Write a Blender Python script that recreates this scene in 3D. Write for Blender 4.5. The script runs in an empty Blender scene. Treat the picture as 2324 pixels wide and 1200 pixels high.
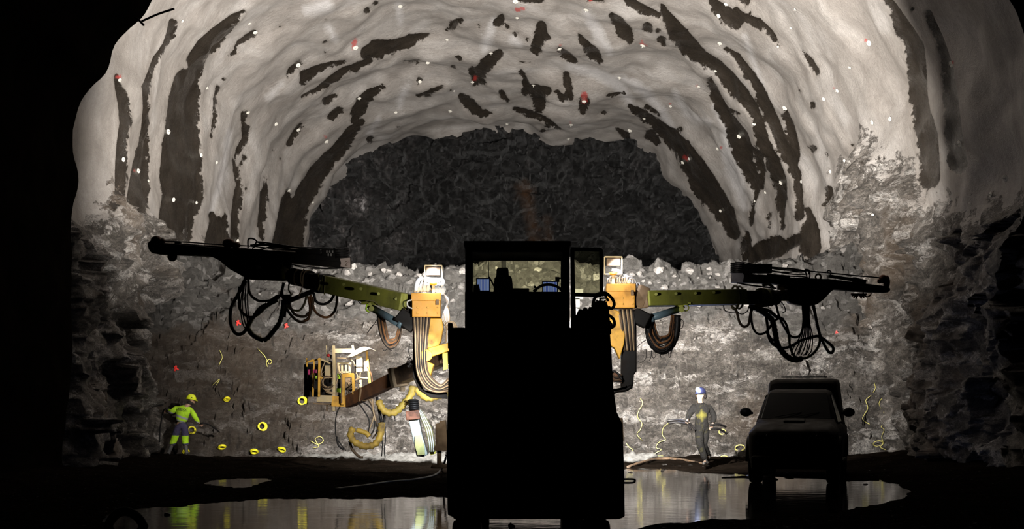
import bpy, bmesh, math, random
import numpy as np
from mathutils import Vector, Matrix, Euler
from mathutils.bvhtree import BVHTree

random.seed(7)
SC = bpy.context.scene
COL = SC.collection

# ------------------------------------------------------------------ camera
F = 3800.0          # focal length in pixels of the 2324 px wide frame
CX, CY, CH = 1162.0, 912.0, 1.63   # horizon row and eye height
cam_d = bpy.data.cameras.new('camera')
cam_d.sensor_width = 36.0
cam_d.lens = F / 2324.0 * 36.0
cam_d.shift_y = (CY - 600.0) / 2324.0
cam_d.clip_end = 400
cam = bpy.data.objects.new('camera', cam_d)
cam.location = (0, 0, CH)
cam.rotation_euler = (math.pi / 2, 0, 0)
COL.objects.link(cam)
SC.camera = cam

# ------------------------------------------------------------------ world and exposure
SC.view_settings.view_transform = 'Standard'
SC.view_settings.look = 'None'
SC.view_settings.gamma = 1.0
SC.view_settings.exposure = 0.0
SC.view_settings.use_curve_mapping = False
w = bpy.data.worlds.new('world'); SC.world = w
w.use_nodes = True
w.node_tree.nodes['Background'].inputs[0].default_value = (0.9, 0.85, 1.0, 1)
w.node_tree.nodes['Background'].inputs[1].default_value = 0.0012
SC.cycles.max_bounces = 5
SC.cycles.diffuse_bounces = 1
SC.cycles.sample_clamp_indirect = 4.0

# ------------------------------------------------------------------ lamps (work lights of the drill rig and an added basket fill)
def spot(name, loc, target, energy, angle, blend, color, radius=0.12):
    l = bpy.data.lights.new(name, 'SPOT')
    l.energy = energy; l.spot_size = math.radians(angle); l.spot_blend = blend
    l.color = color; l.shadow_soft_size = radius
    o = bpy.data.objects.new(name, l)
    o.location = loc
    d = Vector(target) - Vector(loc)
    o.rotation_euler = d.to_track_quat('-Z', 'Y').to_euler()
    COL.objects.link(o)
    return o
WARM = (1.0, 0.95, 0.885); NEUT = (1.0, 0.955, 0.90); COOL = (0.80, 0.90, 1.0)
LAMP = Vector((0.25, 32.5, 3.2))
spot('work_light_vault', LAMP, (0.3, 56.0, 13.0), 32000, 140, 1.0, WARM, 0.06)
spot('work_light_heading', (0.25, 29.3, 4.22), (0.3, 60.0, 13.5), 38000, 70, 0.9, NEUT, 0.08)
spot('work_light_face_left', (-1.44, 31.15, 4.06), (-1.6, 48.0, 2.6), 28000, 64, 1.0, NEUT, 0.06)
spot('work_light_face_right', (1.86, 31.15, 4.28), (2.6, 48.0, 2.2), 52000, 66, 1.0, NEUT, 0.06)
spot('work_light_boom', (0.1, 24.5, 3.2), (0.2, 32.0, 3.5), 2600, 56, 0.9, NEUT, 0.06)
spot('basket_fill_light', (-0.85, 27.0, 2.4), (-3.3, 35.5, 1.9), 1700, 26, 0.5, NEUT, 0.05)  # added fill, hidden behind the rig body, to brighten the basket
spot("floor_light_left", (-1.0, 31.0, 1.9), (-2.9, 43.6, 0.3), 1000, 48, 0.9, COOL, 0.05)
spot("floor_light_right", (1.6, 33.56, 1.55), (2.2, 44.5, 0.3), 1500, 22, 0.5, COOL, 0.05)

# ------------------------------------------------------------------ numpy noise
_rng = np.random.RandomState(11)
_perm = np.concatenate([_rng.permutation(256)] * 3)
_g = _rng.normal(size=(256, 3)); _g /= np.linalg.norm(_g, axis=1)[:, None]
def pnoise(x, y, z):
    xi = np.floor(x).astype(int); yi = np.floor(y).astype(int); zi = np.floor(z).astype(int)
    xf, yf, zf = x - xi, y - yi, z - zi
    u, v, w_ = [t * t * t * (t * (t * 6 - 15) + 10) for t in (xf, yf, zf)]
    xi &= 255; yi &= 255; zi &= 255
    def gr(i, j, k):
        g = _g[_perm[_perm[_perm[(xi + i) & 255] + ((yi + j) & 255)] + ((zi + k) & 255)]]
        return g[..., 0] * (xf - i) + g[..., 1] * (yf - j) + g[..., 2] * (zf - k)
    def L(a, b, t): return a + (b - a) * t
    return 1.5 * L(L(L(gr(0,0,0), gr(1,0,0), u), L(gr(0,1,0), gr(1,1,0), u), v),
             L(L(gr(0,0,1), gr(1,0,1), u), L(gr(0,1,1), gr(1,1,1), u), v), w_)
def fbm(x, y, z, n=4, lac=2.0, gain=0.5):
    s = 0; a = 1.0
    for i in range(n):
        s = s + a * pnoise(x + 17.3 * i, y - 9.1 * i, z + 5.7 * i); x, y, z = x * lac, y * lac, z * lac; a *= gain
    return s
def ridged(x, y, z, n=4):
    s = 0; a = 1.0
    for i in range(n):
        s = s + a * (1 - 2 * np.abs(pnoise(x + 7.3 * i, y + 3.1 * i, z - 5.7 * i))); x, y, z = x * 2, y * 2, z * 2; a *= 0.5
    return s
def cells(x, y, z):
    """distance to the nearest and second nearest jittered cell point, and the nearest one's random value"""
    xi = np.floor(x).astype(int); yi = np.floor(y).astype(int); zi = np.floor(z).astype(int)
    f1 = np.full(x.shape, 9.0); f2 = np.full(x.shape, 9.0); val = np.zeros(x.shape)
    for i in (-1, 0, 1):
        for j in (-1, 0, 1):
            for k in (-1, 0, 1):
                h = _perm[_perm[_perm[(xi + i) & 255] + ((yi + j) & 255)] + ((zi + k) & 255)]
                px = xi + i + _perm[h] / 256.0; py = yi + j + _perm[h + 37] / 256.0; pz = zi + k + _perm[h + 91] / 256.0
                d = np.sqrt((px - x) ** 2 + (py - y) ** 2 + (pz - z) ** 2)
                new = d < f1
                f2 = np.where(new, f1, np.minimum(f2, d)); val = np.where(new, h / 256.0, val); f1 = np.where(new, d, f1)
    return f1, f2, val

def facets(x, y, z, tilt=1.0):
    """angular blocks: every jittered cell is a randomly tilted plane"""
    xi = np.floor(x).astype(int); yi = np.floor(y).astype(int); zi = np.floor(z).astype(int)
    f1 = np.full(x.shape, 9.0); val = np.zeros(x.shape)
    for i in (-1, 0, 1):
        for j in (-1, 0, 1):
            for k in (-1, 0, 1):
                h = _perm[_perm[_perm[(xi + i) & 255] + ((yi + j) & 255)] + ((zi + k) & 255)]
                dx = x - (xi + i + _perm[h] / 256.0); dy = y - (yi + j + _perm[h + 37] / 256.0); dz = z - (zi + k + _perm[h + 91] / 256.0)
                d = np.abs(dx) * .6 + np.abs(dz) * .6 + np.sqrt(dx * dx + dy * dy + dz * dz) * .6
                g = _g[_perm[h + 11]]
                v = h / 256.0 + tilt * (g[..., 0] * dx + g[..., 1] * dy + g[..., 2] * dz)
                new = d < f1
                val = np.where(new, v, val); f1 = np.where(new, d, f1)
    return val
def W(px, py, d):
    """point on the sight line of a photo pixel at distance d"""
    return Vector(((px - CX) / F * d, d, CH + (CY - py) / F * d))
def toP(P):
    d = np.maximum(P[..., 1], 0.5)
    return CX + P[..., 0] / d * F, CY - (P[..., 2] - CH) / d * F
def capsules(x, y, chains):
    """signed distance (positive inside) to the union of tapered strokes"""
    best = np.full(x.shape, -60.0)
    for ch in chains:
        ch = [ch[i:i + 3] for i in range(0, len(ch), 3)]
        if len(ch) == 1: ch = ch + [(ch[0][0] + .1, ch[0][1], ch[0][2])]
        xs = [c[0] for c in ch]; ys = [c[1] for c in ch]
        m = (x > min(xs) - 90) & (x < max(xs) + 90) & (y > min(ys) - 90) & (y < max(ys) + 90)
        if not m.any(): continue
        X, Y = x[m], y[m]; b = best[m]
        for (x0, y0, r0), (x1, y1, r1) in zip(ch[:-1], ch[1:]):
            dx, dy = x1 - x0, y1 - y0
            t = np.clip(((X - x0) * dx + (Y - y0) * dy) / (dx * dx + dy * dy), 0, 1)
            b = np.maximum(b, r0 + (r1 - r0) * t - np.hypot(X - x0 - t * dx, Y - y0 - t * dy))
        best[m] = b
    return best
def poly_sd(x, y, pts, sy=1.0):
    """signed distance to a polygon, positive inside; y is scaled by sy first"""
    pts = [(p[0], p[1] * sy) for p in pts]; y = y * sy
    d = np.full(x.shape, 1e9); ins = np.zeros(x.shape, bool)
    for (x0, y0), (x1, y1) in zip(pts, pts[1:] + pts[:1]):
        dx, dy = x1 - x0, y1 - y0
        t = np.clip(((x - x0) * dx + (y - y0) * dy) / (dx * dx + dy * dy + 1e-9), 0, 1)
        d = np.minimum(d, np.hypot(x - x0 - t * dx, y - y0 - t * dy))
        c = ((y0 > y) != (y1 > y)) & (x < dx * (y - y0) / (dy if abs(dy) > 1e-9 else 1e-9) + x0)
        ins ^= c
    return np.where(ins, d, -d)

# ------------------------------------------------------------------ object helpers
def tag(o, label=None, cat=None, group=None, kind=None):
    if label: o['label'] = label
    if cat: o['category'] = cat
    if group: o['group'] = group
    if kind: o['kind'] = kind
    return o
def link(o, parent=None):
    COL.objects.link(o)
    if parent: o.parent = parent
    return o
def empty(name, loc=(0, 0, 0), rz=0, parent=None):
    o = bpy.data.objects.new(name, None); o.empty_display_size = .2
    o.location = loc; o.rotation_euler = (0, 0, rz)
    return link(o, parent)
def grid_mesh(name, P, mat, attrs=None, smooth=True, flip=False, parent=None):
    ny, nx = P.shape[:2]
    me = bpy.data.meshes.new(name)
    me.vertices.add(ny * nx)
    me.vertices.foreach_set('co', P.reshape(-1).astype(np.float32))
    idx = np.arange(ny * nx).reshape(ny, nx)
    q = np.stack([idx[:-1, :-1], idx[:-1, 1:], idx[1:, 1:], idx[1:, :-1]], -1).reshape(-1, 4)
    if flip: q = q[:, ::-1]
    me.loops.add(q.size); me.loops.foreach_set('vertex_index', q.reshape(-1).astype(np.int32))
    me.polygons.add(len(q))
    me.polygons.foreach_set('loop_start', (np.arange(len(q)) * 4).astype(np.int32))
    me.update(calc_edges=True); me.validate()
    me.polygons.foreach_set('use_smooth', [smooth] * len(me.polygons))
    for k, a in (attrs or {}).items():
        at = me.attributes.new(k, 'FLOAT', 'POINT'); at.data.foreach_set('value', a.reshape(-1).astype(np.float32))
    me.materials.append(mat)
    o = bpy.data.objects.new(name, me)
    return link(o, parent)

# ------------------------------------------------------------------ material helpers
class NT:
    def __init__(s, name):
        s.m = bpy.data.materials.new(name); s.m.use_nodes = True
        s.t = s.m.node_tree; s.b = s.t.nodes['Principled BSDF']; s.out = s.t.nodes['Material Output']
    def n(s, typ, ins=None, **kw):
        nd = s.t.nodes.new(typ)
        for k, v in kw.items(): setattr(nd, k, v)
        for k, v in (ins or {}).items():
            if hasattr(v, 'is_output') or isinstance(v, bpy.types.NodeSocket): s.t.links.new(v, nd.inputs[k])
            else: nd.inputs[k].default_value = v
        return nd
    def co(s): return s.n('ShaderNodeTexCoord').outputs['Object']
    def attr(s, a): return s.n('ShaderNodeAttribute', attribute_name=a).outputs['Fac']
    def math(s, op, a, b=0.0, c=None):
        i = {0: a, 1: b}
        if c is not None: i[2] = c
        return s.n('ShaderNodeMath', i, operation=op).outputs[0]
    def noise(s, vec, scale, detail=4, rough=.55, dist=0.0):
        return s.n('ShaderNodeTexNoise', {'Vector': vec, 'Scale': scale, 'Detail': detail, 'Roughness': rough, 'Distortion': dist}).outputs['Fac']
    def vor(s, vec, scale, feature='F1', out='Distance', rnd=1.0):
        nd = s.n('ShaderNodeTexVoronoi', {'Vector': vec, 'Scale': scale, 'Randomness': rnd}, feature=feature)
        return nd.outputs[out]
    def ramp(s, fac, stops, interp='LINEAR'):
        nd = s.n('ShaderNodeValToRGB', {'Fac': fac}); cr = nd.color_ramp; cr.interpolation = interp
        while len(cr.elements) < len(stops): cr.elements.new(.5)
        for e, (p, c) in zip(cr.elements, stops):
            e.position = p; e.color = (c, c, c, 1) if isinstance(c, (int, float)) else (*c, 1)
        return nd.outputs['Color']
    def mix(s, fac, a, b, mode='MIX'):
        def v(c): return (*c, 1) if isinstance(c, tuple) and len(c) == 3 else c
        nd = s.n('ShaderNodeMix', {0: fac, 6: v(a), 7: v(b)}, data_type='RGBA', blend_type=mode)
        return nd.outputs[2]
    def step(s, v, lo, hi):
        return s.n('ShaderNodeMapRange', {0: v, 1: lo, 2: hi, 3: 0.0, 4: 1.0}).outputs[0]
    def bump(s, h, strength, dist, normal=None):
        i = {'Height': h, 'Strength': strength, 'Distance': dist}
        if normal is not None: i['Normal'] = normal
        return s.n('ShaderNodeBump', i).outputs[0]
    def set(s, **kw):
        names = dict(color='Base Color', rough='Roughness', metal='Metallic', normal='Normal', spec='Specular IOR Level', emit='Emission Color', estr='Emission Strength', alpha='Alpha', trans='Transmission Weight', ior='IOR', coat='Coat Weight')
        for k, v in kw.items():
            sk = s.b.inputs[names[k]]
            if isinstance(v, bpy.types.NodeSocket): s.t.links.new(v, sk)
            else: sk.default_value = (*v, 1) if isinstance(v, tuple) and len(v) == 3 else v
        return s.m

def rock_color(s, co, dark=0.0):
    """broken blasted rock: brown-grey with pale quartz and dark seams"""
    warp = s.n('ShaderNodeVectorMath', {0: co, 1: s.n('ShaderNodeVectorMath', {0: s.n('ShaderNodeTexNoise', {'Vector': co, 'Scale': .7, 'Detail': 6.0, 'Roughness': .7}).outputs['Color'], 'Scale': .8}, operation='SCALE').outputs[0]}, operation='ADD').outputs[0]
    mp = s.n('ShaderNodeMapping', {'Vector': warp, 'Scale': (1.0, 1.0, 1.9), 'Rotation': (0.0, .4, 0.0)}).outputs[0]
    mq = s.n('ShaderNodeMapping', {'Vector': warp, 'Scale': (.8, 1.0, 2.6), 'Rotation': (0.0, -.5, 0.0)}).outputs[0]
    big = s.noise(co, .32, 3, .5)
    mid = s.noise(mp, 1.1, 12, .80, .15)
    crack = s.vor(mp, 1.5, 'DISTANCE_TO_EDGE')
    fine = s.noise(mq, 7, 8, .85, .1)
    base = s.ramp(mid, [(.36, (.04, .034, .029)), (.46, (.13, .112, .095)), (.54, (.25, .222, .195)), (.64, (.48, .44, .40))])
    q = s.noise(mq, .75, 12, .76, .25)
    base = s.mix(s.ramp(q, [(.535, 0.0), (.57, .95)]), base, (.66, .62, .58))
    base = s.mix(s.ramp(q, [(.36, .75), (.42, 0.0)]), base, (.045, .042, .038))
    base = s.mix(s.step(fine, .36, .60), s.mix(.86, base, (.02, .018, .015)), base)
    grit = s.noise(mq, 17, 8, .9, .1)
    base = s.mix(.85, base, s.ramp(grit, [(.38, .2), (.50, 1.05), (.62, 2.4)]), 'MULTIPLY')
    base = s.mix(s.step(big, .54, .68), base, s.mix(.5, base, (.15, .10, .06), 'MIX'))
    base = s.mix(s.ramp(crack, [(.0, .55), (.02, 0.0)]), base, (.02, .018, .016))
    return base, mid, fine, crack

# vault sprayed with concrete: wet runs, pale lime runs, red paint, bare rock lower down
s = NT('sprayed_concrete')
co = s.co()
n1 = s.noise(co, .5, 5, .55, .8); n2 = s.noise(co, 6, 6, .7); n3 = s.noise(co, 38, 3, .6); spk = s.vor(co, 7.0)
edge = s.noise(s.n('ShaderNodeMapping', {'Vector': co, 'Scale': (1.0, .4, 1.0)}).outputs[0], 3.0, 6, .70)
eoff = s.math('MULTIPLY', s.math('SUBTRACT', edge, .5), 26.0)
wet = s.step(s.math('ADD', s.attr('wet'), eoff), -.8, .8)
halo = s.step(s.math('ADD', s.attr('wet'), eoff), -9.0, 1.0)
pale = s.step(s.math('ADD', s.attr('pale'), eoff), -8.0, 6.0)
red = s.step(s.math('ADD', s.attr('red'), eoff), -1.5, 2.0)
rocky = s.step(s.math('ADD', s.attr('rock'), s.math('MULTIPLY', eoff, .16)), -.12, .12)
conc = s.ramp(n1, [(.3, (.275, .247, .222)), (.5, (.375, .343, .314)), (.7, (.49, .46, .435))])
conc = s.mix(.5, conc, s.ramp(n2, [(.3, .62), (.7, 1.15)]), 'MULTIPLY')
conc = s.mix(s.ramp(n3, [(.3, .25), (.7, 0.0)]), conc, (.12, .10, .09))
conc = s.mix(s.ramp(spk, [(.035, .55), (.075, 0.0)]), conc, (.70, .66, .6))
conc = s.mix(s.math('MULTIPLY', halo, .22), conc, (.16, .13, .10))
conc = s.mix(s.math('MULTIPLY', pale, .55), conc, (.66, .64, .64))
wetc = s.mix(s.noise(co, 1.6, 5, .6), (.010, .008, .006), (.048, .038, .029))
conc = s.mix(wet, conc, wetc)
conc = s.mix(s.math('MULTIPLY', red, .75), conc, (.45, .035, .03))
rc, mid, fine, crack = rock_color(s, co)
col = s.mix(rocky, conc, rc)
rg = s.mix(wet, s.ramp(n2, [(0, .5), (1, .72)]), s.ramp(n2, [(.3, .16), (.8, .42)]))
hgt = s.math('ADD', s.math('MULTIPLY', n2, .5), s.math('MULTIPLY', n3, .25))
rh = s.math('ADD', s.math('MULTIPLY', mid, 2.0), fine)
h = s.n('ShaderNodeMix', {0: rocky, 2: hgt, 3: rh}, data_type='FLOAT').outputs[0]
nb = s.bump(h, .75, .12)
M_VAULT = s.set(color=col, rough=rg, normal=nb, spec=.5)

# blasted rock of the bench and the side walls
s = NT('blasted_rock')
co = s.co()
rc, mid, fine, crack = rock_color(s, co)
tone = s.attr('tone')   # 0 brown clayey seam, 1 pale shattered rock
gravel = s.ramp(s.n('ShaderNodeSeparateColor', {0: s.vor(co, 6.0, 'F1', 'Color')}).outputs[1], [(.1, (.10, .092, .082)), (.8, (.19, .178, .162)), (.97, (.36, .34, .32))])
gravel = s.mix(.7, gravel, s.ramp(s.noise(co, 14, 6, .75), [(.3, .3), (.7, 1.3)]), 'MULTIPLY')
gr = s.step(s.math('ADD', s.attr('gravel'), s.math('MULTIPLY', s.math('SUBTRACT', s.noise(co, 1.2, 5, .6), .5), 2.2)), -.25, .25)
rc2 = s.mix(s.step(tone, .1, .9), s.mix(.62, rc, (.095, .064, .040)), rc)
col = s.mix(gr, rc2, gravel)
h = s.math('ADD', s.math('ADD', s.math('MULTIPLY', mid, 1.6), fine), s.math('MULTIPLY', s.noise(co, 24, 4, .7), .5))
M_ROCK = s.set(color=col, rough=s.ramp(fine, [(.3, .38), (.7, .8)]), normal=s.bump(h, 1.0, .24), spec=.5)

# wet dark rock of the upper heading
s = NT('dark_wet_rock')
co = s.co()
mp = s.n('ShaderNodeMapping', {'Vector': co, 'Scale': (1.0, 1.0, .55), 'Rotation': (0.0, -.5, 0.0)}).outputs[0]
a = s.noise(mp, .9, 12, .78, .15); b = s.noise(mp, 5.5, 8, .82, .1)
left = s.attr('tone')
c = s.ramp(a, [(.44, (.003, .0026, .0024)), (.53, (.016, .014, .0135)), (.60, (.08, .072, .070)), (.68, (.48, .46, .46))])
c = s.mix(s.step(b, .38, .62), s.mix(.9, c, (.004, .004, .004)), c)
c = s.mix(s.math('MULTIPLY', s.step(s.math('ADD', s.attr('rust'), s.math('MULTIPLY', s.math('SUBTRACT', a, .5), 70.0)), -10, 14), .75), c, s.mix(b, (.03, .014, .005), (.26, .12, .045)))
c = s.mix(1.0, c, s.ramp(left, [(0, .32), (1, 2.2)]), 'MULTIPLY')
h = s.math('ADD', s.math('MULTIPLY', a, 2.0), b)
M_DARK = s.set(color=c, rough=s.ramp(b, [(.3, .25), (.7, .6)]), normal=s.bump(h, .8, .22), spec=.5)

s = NT('black_mud')
co = s.co()
n = s.noise(co, 1.2, 7, .65); f = s.noise(co, 14, 5, .7)
c = s.ramp(n, [(.3, (.0035, .0028, .002)), (.7, (.011, .008, .006))])
c = s.mix(s.step(s.attr('pale'), .1, .6), c, s.mix(f, (.06, .055, .05), (.42, .42, .40)))
M_MUD = s.set(color=c, rough=.6, normal=s.bump(s.math('ADD', n, s.math('MULTIPLY', f, .35)), .8, .08), spec=.3)
df = s.n('ShaderNodeBsdfDiffuse', {'Color': c}); mxs = s.n('ShaderNodeMixShader', {0: s.step(f, .60, .75), 1: df.outputs[0], 2: s.b.outputs[0]})
s.t.links.new(mxs.outputs[0], s.out.inputs[0])

s = NT('still_water')
co = s.co()
mp = s.n('ShaderNodeMapping', {'Vector': co, 'Scale': (.55, 1.0, 1.0)}).outputs[0]
r = s.math('ADD', s.noise(mp, 2.2, 2, .5), s.math('MULTIPLY', s.noise(mp, 9, 2, .5), .25))
M_WATER = s.set(color=(.006, .005, .004), rough=.055, normal=s.bump(r, .16, .02), spec=.5, ior=1.33)

s = NT('unlit_near_rock')  # lack of light put into the colour: near-black stretch of wall
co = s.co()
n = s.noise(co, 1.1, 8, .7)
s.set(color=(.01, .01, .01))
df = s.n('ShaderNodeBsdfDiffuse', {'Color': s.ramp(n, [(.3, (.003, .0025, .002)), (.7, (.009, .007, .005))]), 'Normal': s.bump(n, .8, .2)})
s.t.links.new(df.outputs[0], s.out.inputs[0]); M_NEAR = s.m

# ------------------------------------------------------------------ vault surface
WET = [
 [265,173,4,270,200,8,283,233,14,285,280,12,278,327,12,276,397,14,274,443,12,262,470,12],
 [393,51,9,388,80,10,374,107,6,355,135,8,341,163,4,332,196,8,333,243,7,330,290,8,327,336,13,320,373,18,316,420,22,312,467,26],
 [554,28,5,533,42,11,495,79,19,467,107,22,444,135,18,444,163,16,425,187,30,418,233,35,416,280,38,414,336,45,411,397,47,416,443,45,402,490,40,397,560,38],
 [579,75,7,561,86,7,542,100,6,533,117,4,514,133,2],
 [493,196,3,490,224,4,487,271,4,480,310,2],
 [554,257,6,557,289,8,556,317,7,542,341,6,532,364,4,537,392,6,544,420,8,540,453,10,535,490,10,533,550,10],
 [558,357,5,549,371,3], [602,397,3,602,420,4,600,439,9,598,476,10,593,513,8,596,541,4],
 [654,434,5,652,457,14,647,504,18,640,560,22],
 [822,275,5,799,299,14,780,327,16,752,359,18,724,392,22,696,434,22,677,481,22,663,560,25],
 [995,77,2,958,84,8,930,93,13,893,107,16,855,112,22,832,120,14,837,140,8,804,154,9,776,163,8,753,182,10,720,205,6,687,219,3],
 [785,140,4,743,149,7,715,159,9,694,173,13,687,187,7], [678,145,7,661,161,7,652,170,4],
 [1047,44,4,1028,58,8,1012,72,3],[738,98,5],[737,119,3],[834,26,7],[853,9,5],[1140,37,6,1131,51,11],[1152,63,5],[1168,79,6],[1196,91,5],
 [1229,58,10,1226,79,16,1243,89,8],[1226,79,14,1217,112,13],
 [1135,121,8,1117,135,16,1098,154,15,1084,173,14,1070,161,8],[1077,187,7,1098,187,5],
 [953,184,8],[1040,133,6],[1029,152,4],[916,140,2,949,139,3],
 [1315,82,4,1330,103,10,1346,121,15,1362,140,8],[1269,112,6,1285,126,10,1304,140,8],
 [1182,163,5,1191,180,6,1196,205,12,1215,205,12,1243,208,10],[1215,205,14,1224,229,14,1224,243,14],
 [1285,173,8,1289,196,10,1292,219,10,1276,224,8,1264,210,6],[1326,229,12,1323,252,9],
 [869,196,4,846,210,10,823,233,15,809,261,13,802,275,5],[762,219,7,739,229,8],[771,252,9,753,266,9],
 [685,280,4,673,299,8,655,327,5],[1005,198,4,977,210,7,949,219,4],[1023,205,2],
 [1047,219,8,1065,238,15,1089,257,10,1117,258,3],[1138,210,6,1152,229,4],
 [1168,247,5,1201,259,9,1229,268,7,1252,282,6,1271,294,3],[1252,282,4,1229,298,3],[841,317,8],[904,287,3],
 [1369,257,6,1351,266,2],[1379,217,4,1416,212,3],[1402,294,4,1421,308,8,1428,322,6],[1477,308,14,1490,322,8],
 [1388,35,6,1402,51,14,1421,75,16,1430,91,10],[1470,65,12],[1493,70,5],[1500,91,9,1509,105,4],
 [1425,2,12,1449,19,12,1472,28,10,1495,37,8],
 [1502,14,5,1512,37,12,1533,70,20,1561,103,22,1589,131,18,1626,149,14,1649,177,18,1677,210,19,1705,243,14,1722,280,12,1729,325,16,1755,372,16,1768,408,16,1773,450,13,1773,475,8,1775,517,4],
 [1617,9,12,1640,28,18,1668,51,18],[1668,23,6,1691,42,8,1719,51,10,1747,75,8,1768,103,2],
 [1649,112,5,1673,131,8,1696,163,11,1719,201,13,1738,243,15,1750,269,15,1771,320,14,1791,362,14,1807,398,10,1812,444,8,1813,491,12],
 [1781,253,6,1791,289,12,1801,331,12,1809,367,5],
 [1610,181,6,1623,217,12,1647,264,14,1678,310,20,1693,341,16,1701,357,8],[1657,253,6,1678,258,2],
 [1657,310,8,1678,351,14,1698,382,17,1711,413,14,1716,434,7,1709,465,4,1703,506,6],
 [1698,331,4,1719,351,10,1729,388,9,1727,429,4],[1817,114,3,1838,140,8,1853,165,7],[1843,235,5,1845,243,5],[1844,338,9],
 [1881,429,8,1882,455,10],[1746,486,5,1745,517,3],
 [2008,-10,8,2034,31,12,2050,67,20,2075,109,22,2081,155,20,2081,207,22,2088,258,22,2104,310,24,2106,362,24,2106,403,26],
 [2106,31,8,2132,93,10,2148,155,14,2158,233,16,2163,310,20,2173,372,22],[2070,23,5],
 [1695,530,6,1692,560,14],[1832,478,7,1836,500,14,1838,530,22,1836,560,26],[1806,545,14,1780,560,12],[482,490,8,492,505,16,494,530,24,490,560,26],[510,494,6,508,512,12],[1760,560,26,1700,580,18],
 [1430,243,6,1458,261,12,1491,285,14,1519,308,18,1547,336,20,1570,373,26,1593,411,30,1617,448,28,1645,485,22,1665,530,14],
 [1467,240,4,1495,261,4],[1542,294,6],[1085,60,3],[1180,-4,12,1225,0,8],[1335,-5,10,1365,4,8],[1690,0,14],
 [1870,465,5],[1874,352,5],[1879,387,5],[1950,372,9],[1935,330,4],[2000,360,7],[1960,410,6],[508,180,3],[740,45,2],[627,69,3,640,62,3],
 [640,360,3],[560,430,4],[700,300,2],[620,340,2],[880,140,2],[1180,140,2,1205,142,1],[1600,160,2],[1815,205,2],[1700,30,4],[900,120,3]]
PALE = [[1120,45,5,1112,75,9,1100,110,10],[1165,90,8,1180,100,4],[925,195,5,912,215,6,905,240,4],[860,270,3,840,300,4],
 [1330,30,8,1360,80,12,1385,120,4],[1400,175,4,1440,190,8,1470,215,10,1500,250,8,1520,290,6,1560,340,8,1600,400,6],
 [1290,150,5,1350,165,10,1400,190,12,1430,230,8],[1620,240,4,1645,290,6,1650,350,12,1675,420,14,1690,470,6],[1530,210,4,1560,260,5,1610,280,3],
 [640,190,3,610,220,5],[520,300,4,505,400,6,480,480,4],[745,60,5,760,90,5],[700,25,12,740,15,14],[905,10,6,908,50,4],[1690,80,3,1730,200,3]]
REDP = [[806,90,4,804,108,4],[1326,215,8,1325,236,6],[1455,95,3,1470,102,3],[1078,183,4],[1552,362,6],[1580,195,3],[1522,235,3],[1175,22,4,1190,20,2],
 [738,310,3],[1892,200,3],[1636,335,3],[2003,490,5],[312,388,3],[1340,0,7],[1270,105,3],[1295,280,2],[1390,282,2],[272,175,4],[2160,140,4],[1965,92,3]]
prof = [(-10.35,-.6),(-10.4,1),(-10.35,3),(-10.25,5),(-10.2,6.5),(-10.2,8),(-10.05,9.4),(-9.8,10.6),(-9.3,11.7),(-8.5,12.65),(-7.2,13.55),(-5.6,14.25),(-4.2,14.65),(-2.2,14.9),
 (0,14.75),(1.9,14.35),(3.5,14.15),(5.1,14.1),(6.8,13.7),(8.1,12.5),(9.2,11.0),(10.0,9.6),(10.4,8.2),(10.7,6.5),(10.8,4.5),(10.8,3),(10.85,1),(10.85,-.6)]
def resample(pts, n):
    pts = np.array(pts, float)
    # Catmull-Rom then even spacing
    P = np.vstack([2 * pts[0] - pts[1], pts, 2 * pts[-1] - pts[-2]])
    out = []
    for i in range(1, len(P) - 2):
        t = np.linspace(0, 1, 20, endpoint=False)[:, None]
        p0, p1, p2, p3 = P[i - 1], P[i], P[i + 1], P[i + 2]
        out.append(.5 * ((2 * p1) + (-p0 + p2) * t + (2 * p0 - 5 * p1 + 4 * p2 - p3) * t * t + (-p0 + 3 * p1 - 3 * p2 + p3) * t ** 3))
    out = np.vstack(out + [pts[-1:]])
    L = np.concatenate([[0], np.cumsum(np.linalg.norm(np.diff(out, axis=0), axis=1))])
    q = np.linspace(0, L[-1], n)
    return np.stack([np.interp(q, L, out[:, k]) for k in range(out.shape[1])], -1)
NS, ND = 760, 300
pr = resample(prof, NS)
tan = np.gradient(pr, axis=0); nrm = np.stack([tan[:, 1], -tan[:, 0]], -1); nrm /= np.linalg.norm(nrm, axis=1)[:, None]
inv = np.linspace(1 / 33.0, 1 / 82.5, ND); dep = 1 / inv
D, S = np.meshgrid(dep, np.arange(NS), indexing='ij')
X = np.broadcast_to(pr[:, 0], D.shape).copy(); Z = np.broadcast_to(pr[:, 1], D.shape).copy()
fl = np.clip((81 - D) / 31, 0, 1.2)
X *= 1 + .012 * fl * np.clip(Z / 10, 0, 1)
Z = np.where(Z > 6, 6 + (Z - 6) * (1 + .07 * fl), Z)
X += .10 * np.sin(D * .9)
X = np.where(X < 0, X - 2.5 * np.clip((38.2 - D) / 1.0, 0, 1), X)
arc = S / NS * 40
u = fbm(arc / 7.0, D / 6.5, D * 0 + 3, 2) * .45            # swells left by the blasting rounds
u += fbm(X / 2.6 + 3, D / 4.2, Z / 2.6, 3) * .34
saw = (D + 1.8 * fbm(arc / 6.0, D / 6, D * 0 + 8, 3)) / 4.6; saw = saw - np.floor(saw)
u += -.05 * np.clip(saw * 1.15, 0, 1) * (1 - np.clip((saw - .9) / .1, 0, 1)) + .1
rock_m = 6.4 - Z + .9 * fbm(X / 3, D / 3, Z / 3, 3)
right = X > 0
rock_m = np.where(right, rock_m + np.clip(1.6 - np.abs(D - 50) / 5, 0, 1.2) * 1.9 - np.clip((45 - D) / 3, 0, 1) * .4, rock_m)
rock_m = np.clip(rock_m, -4, 4)
rk = np.clip(rock_m * 1.2 + .2, 0, 1)
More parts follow.
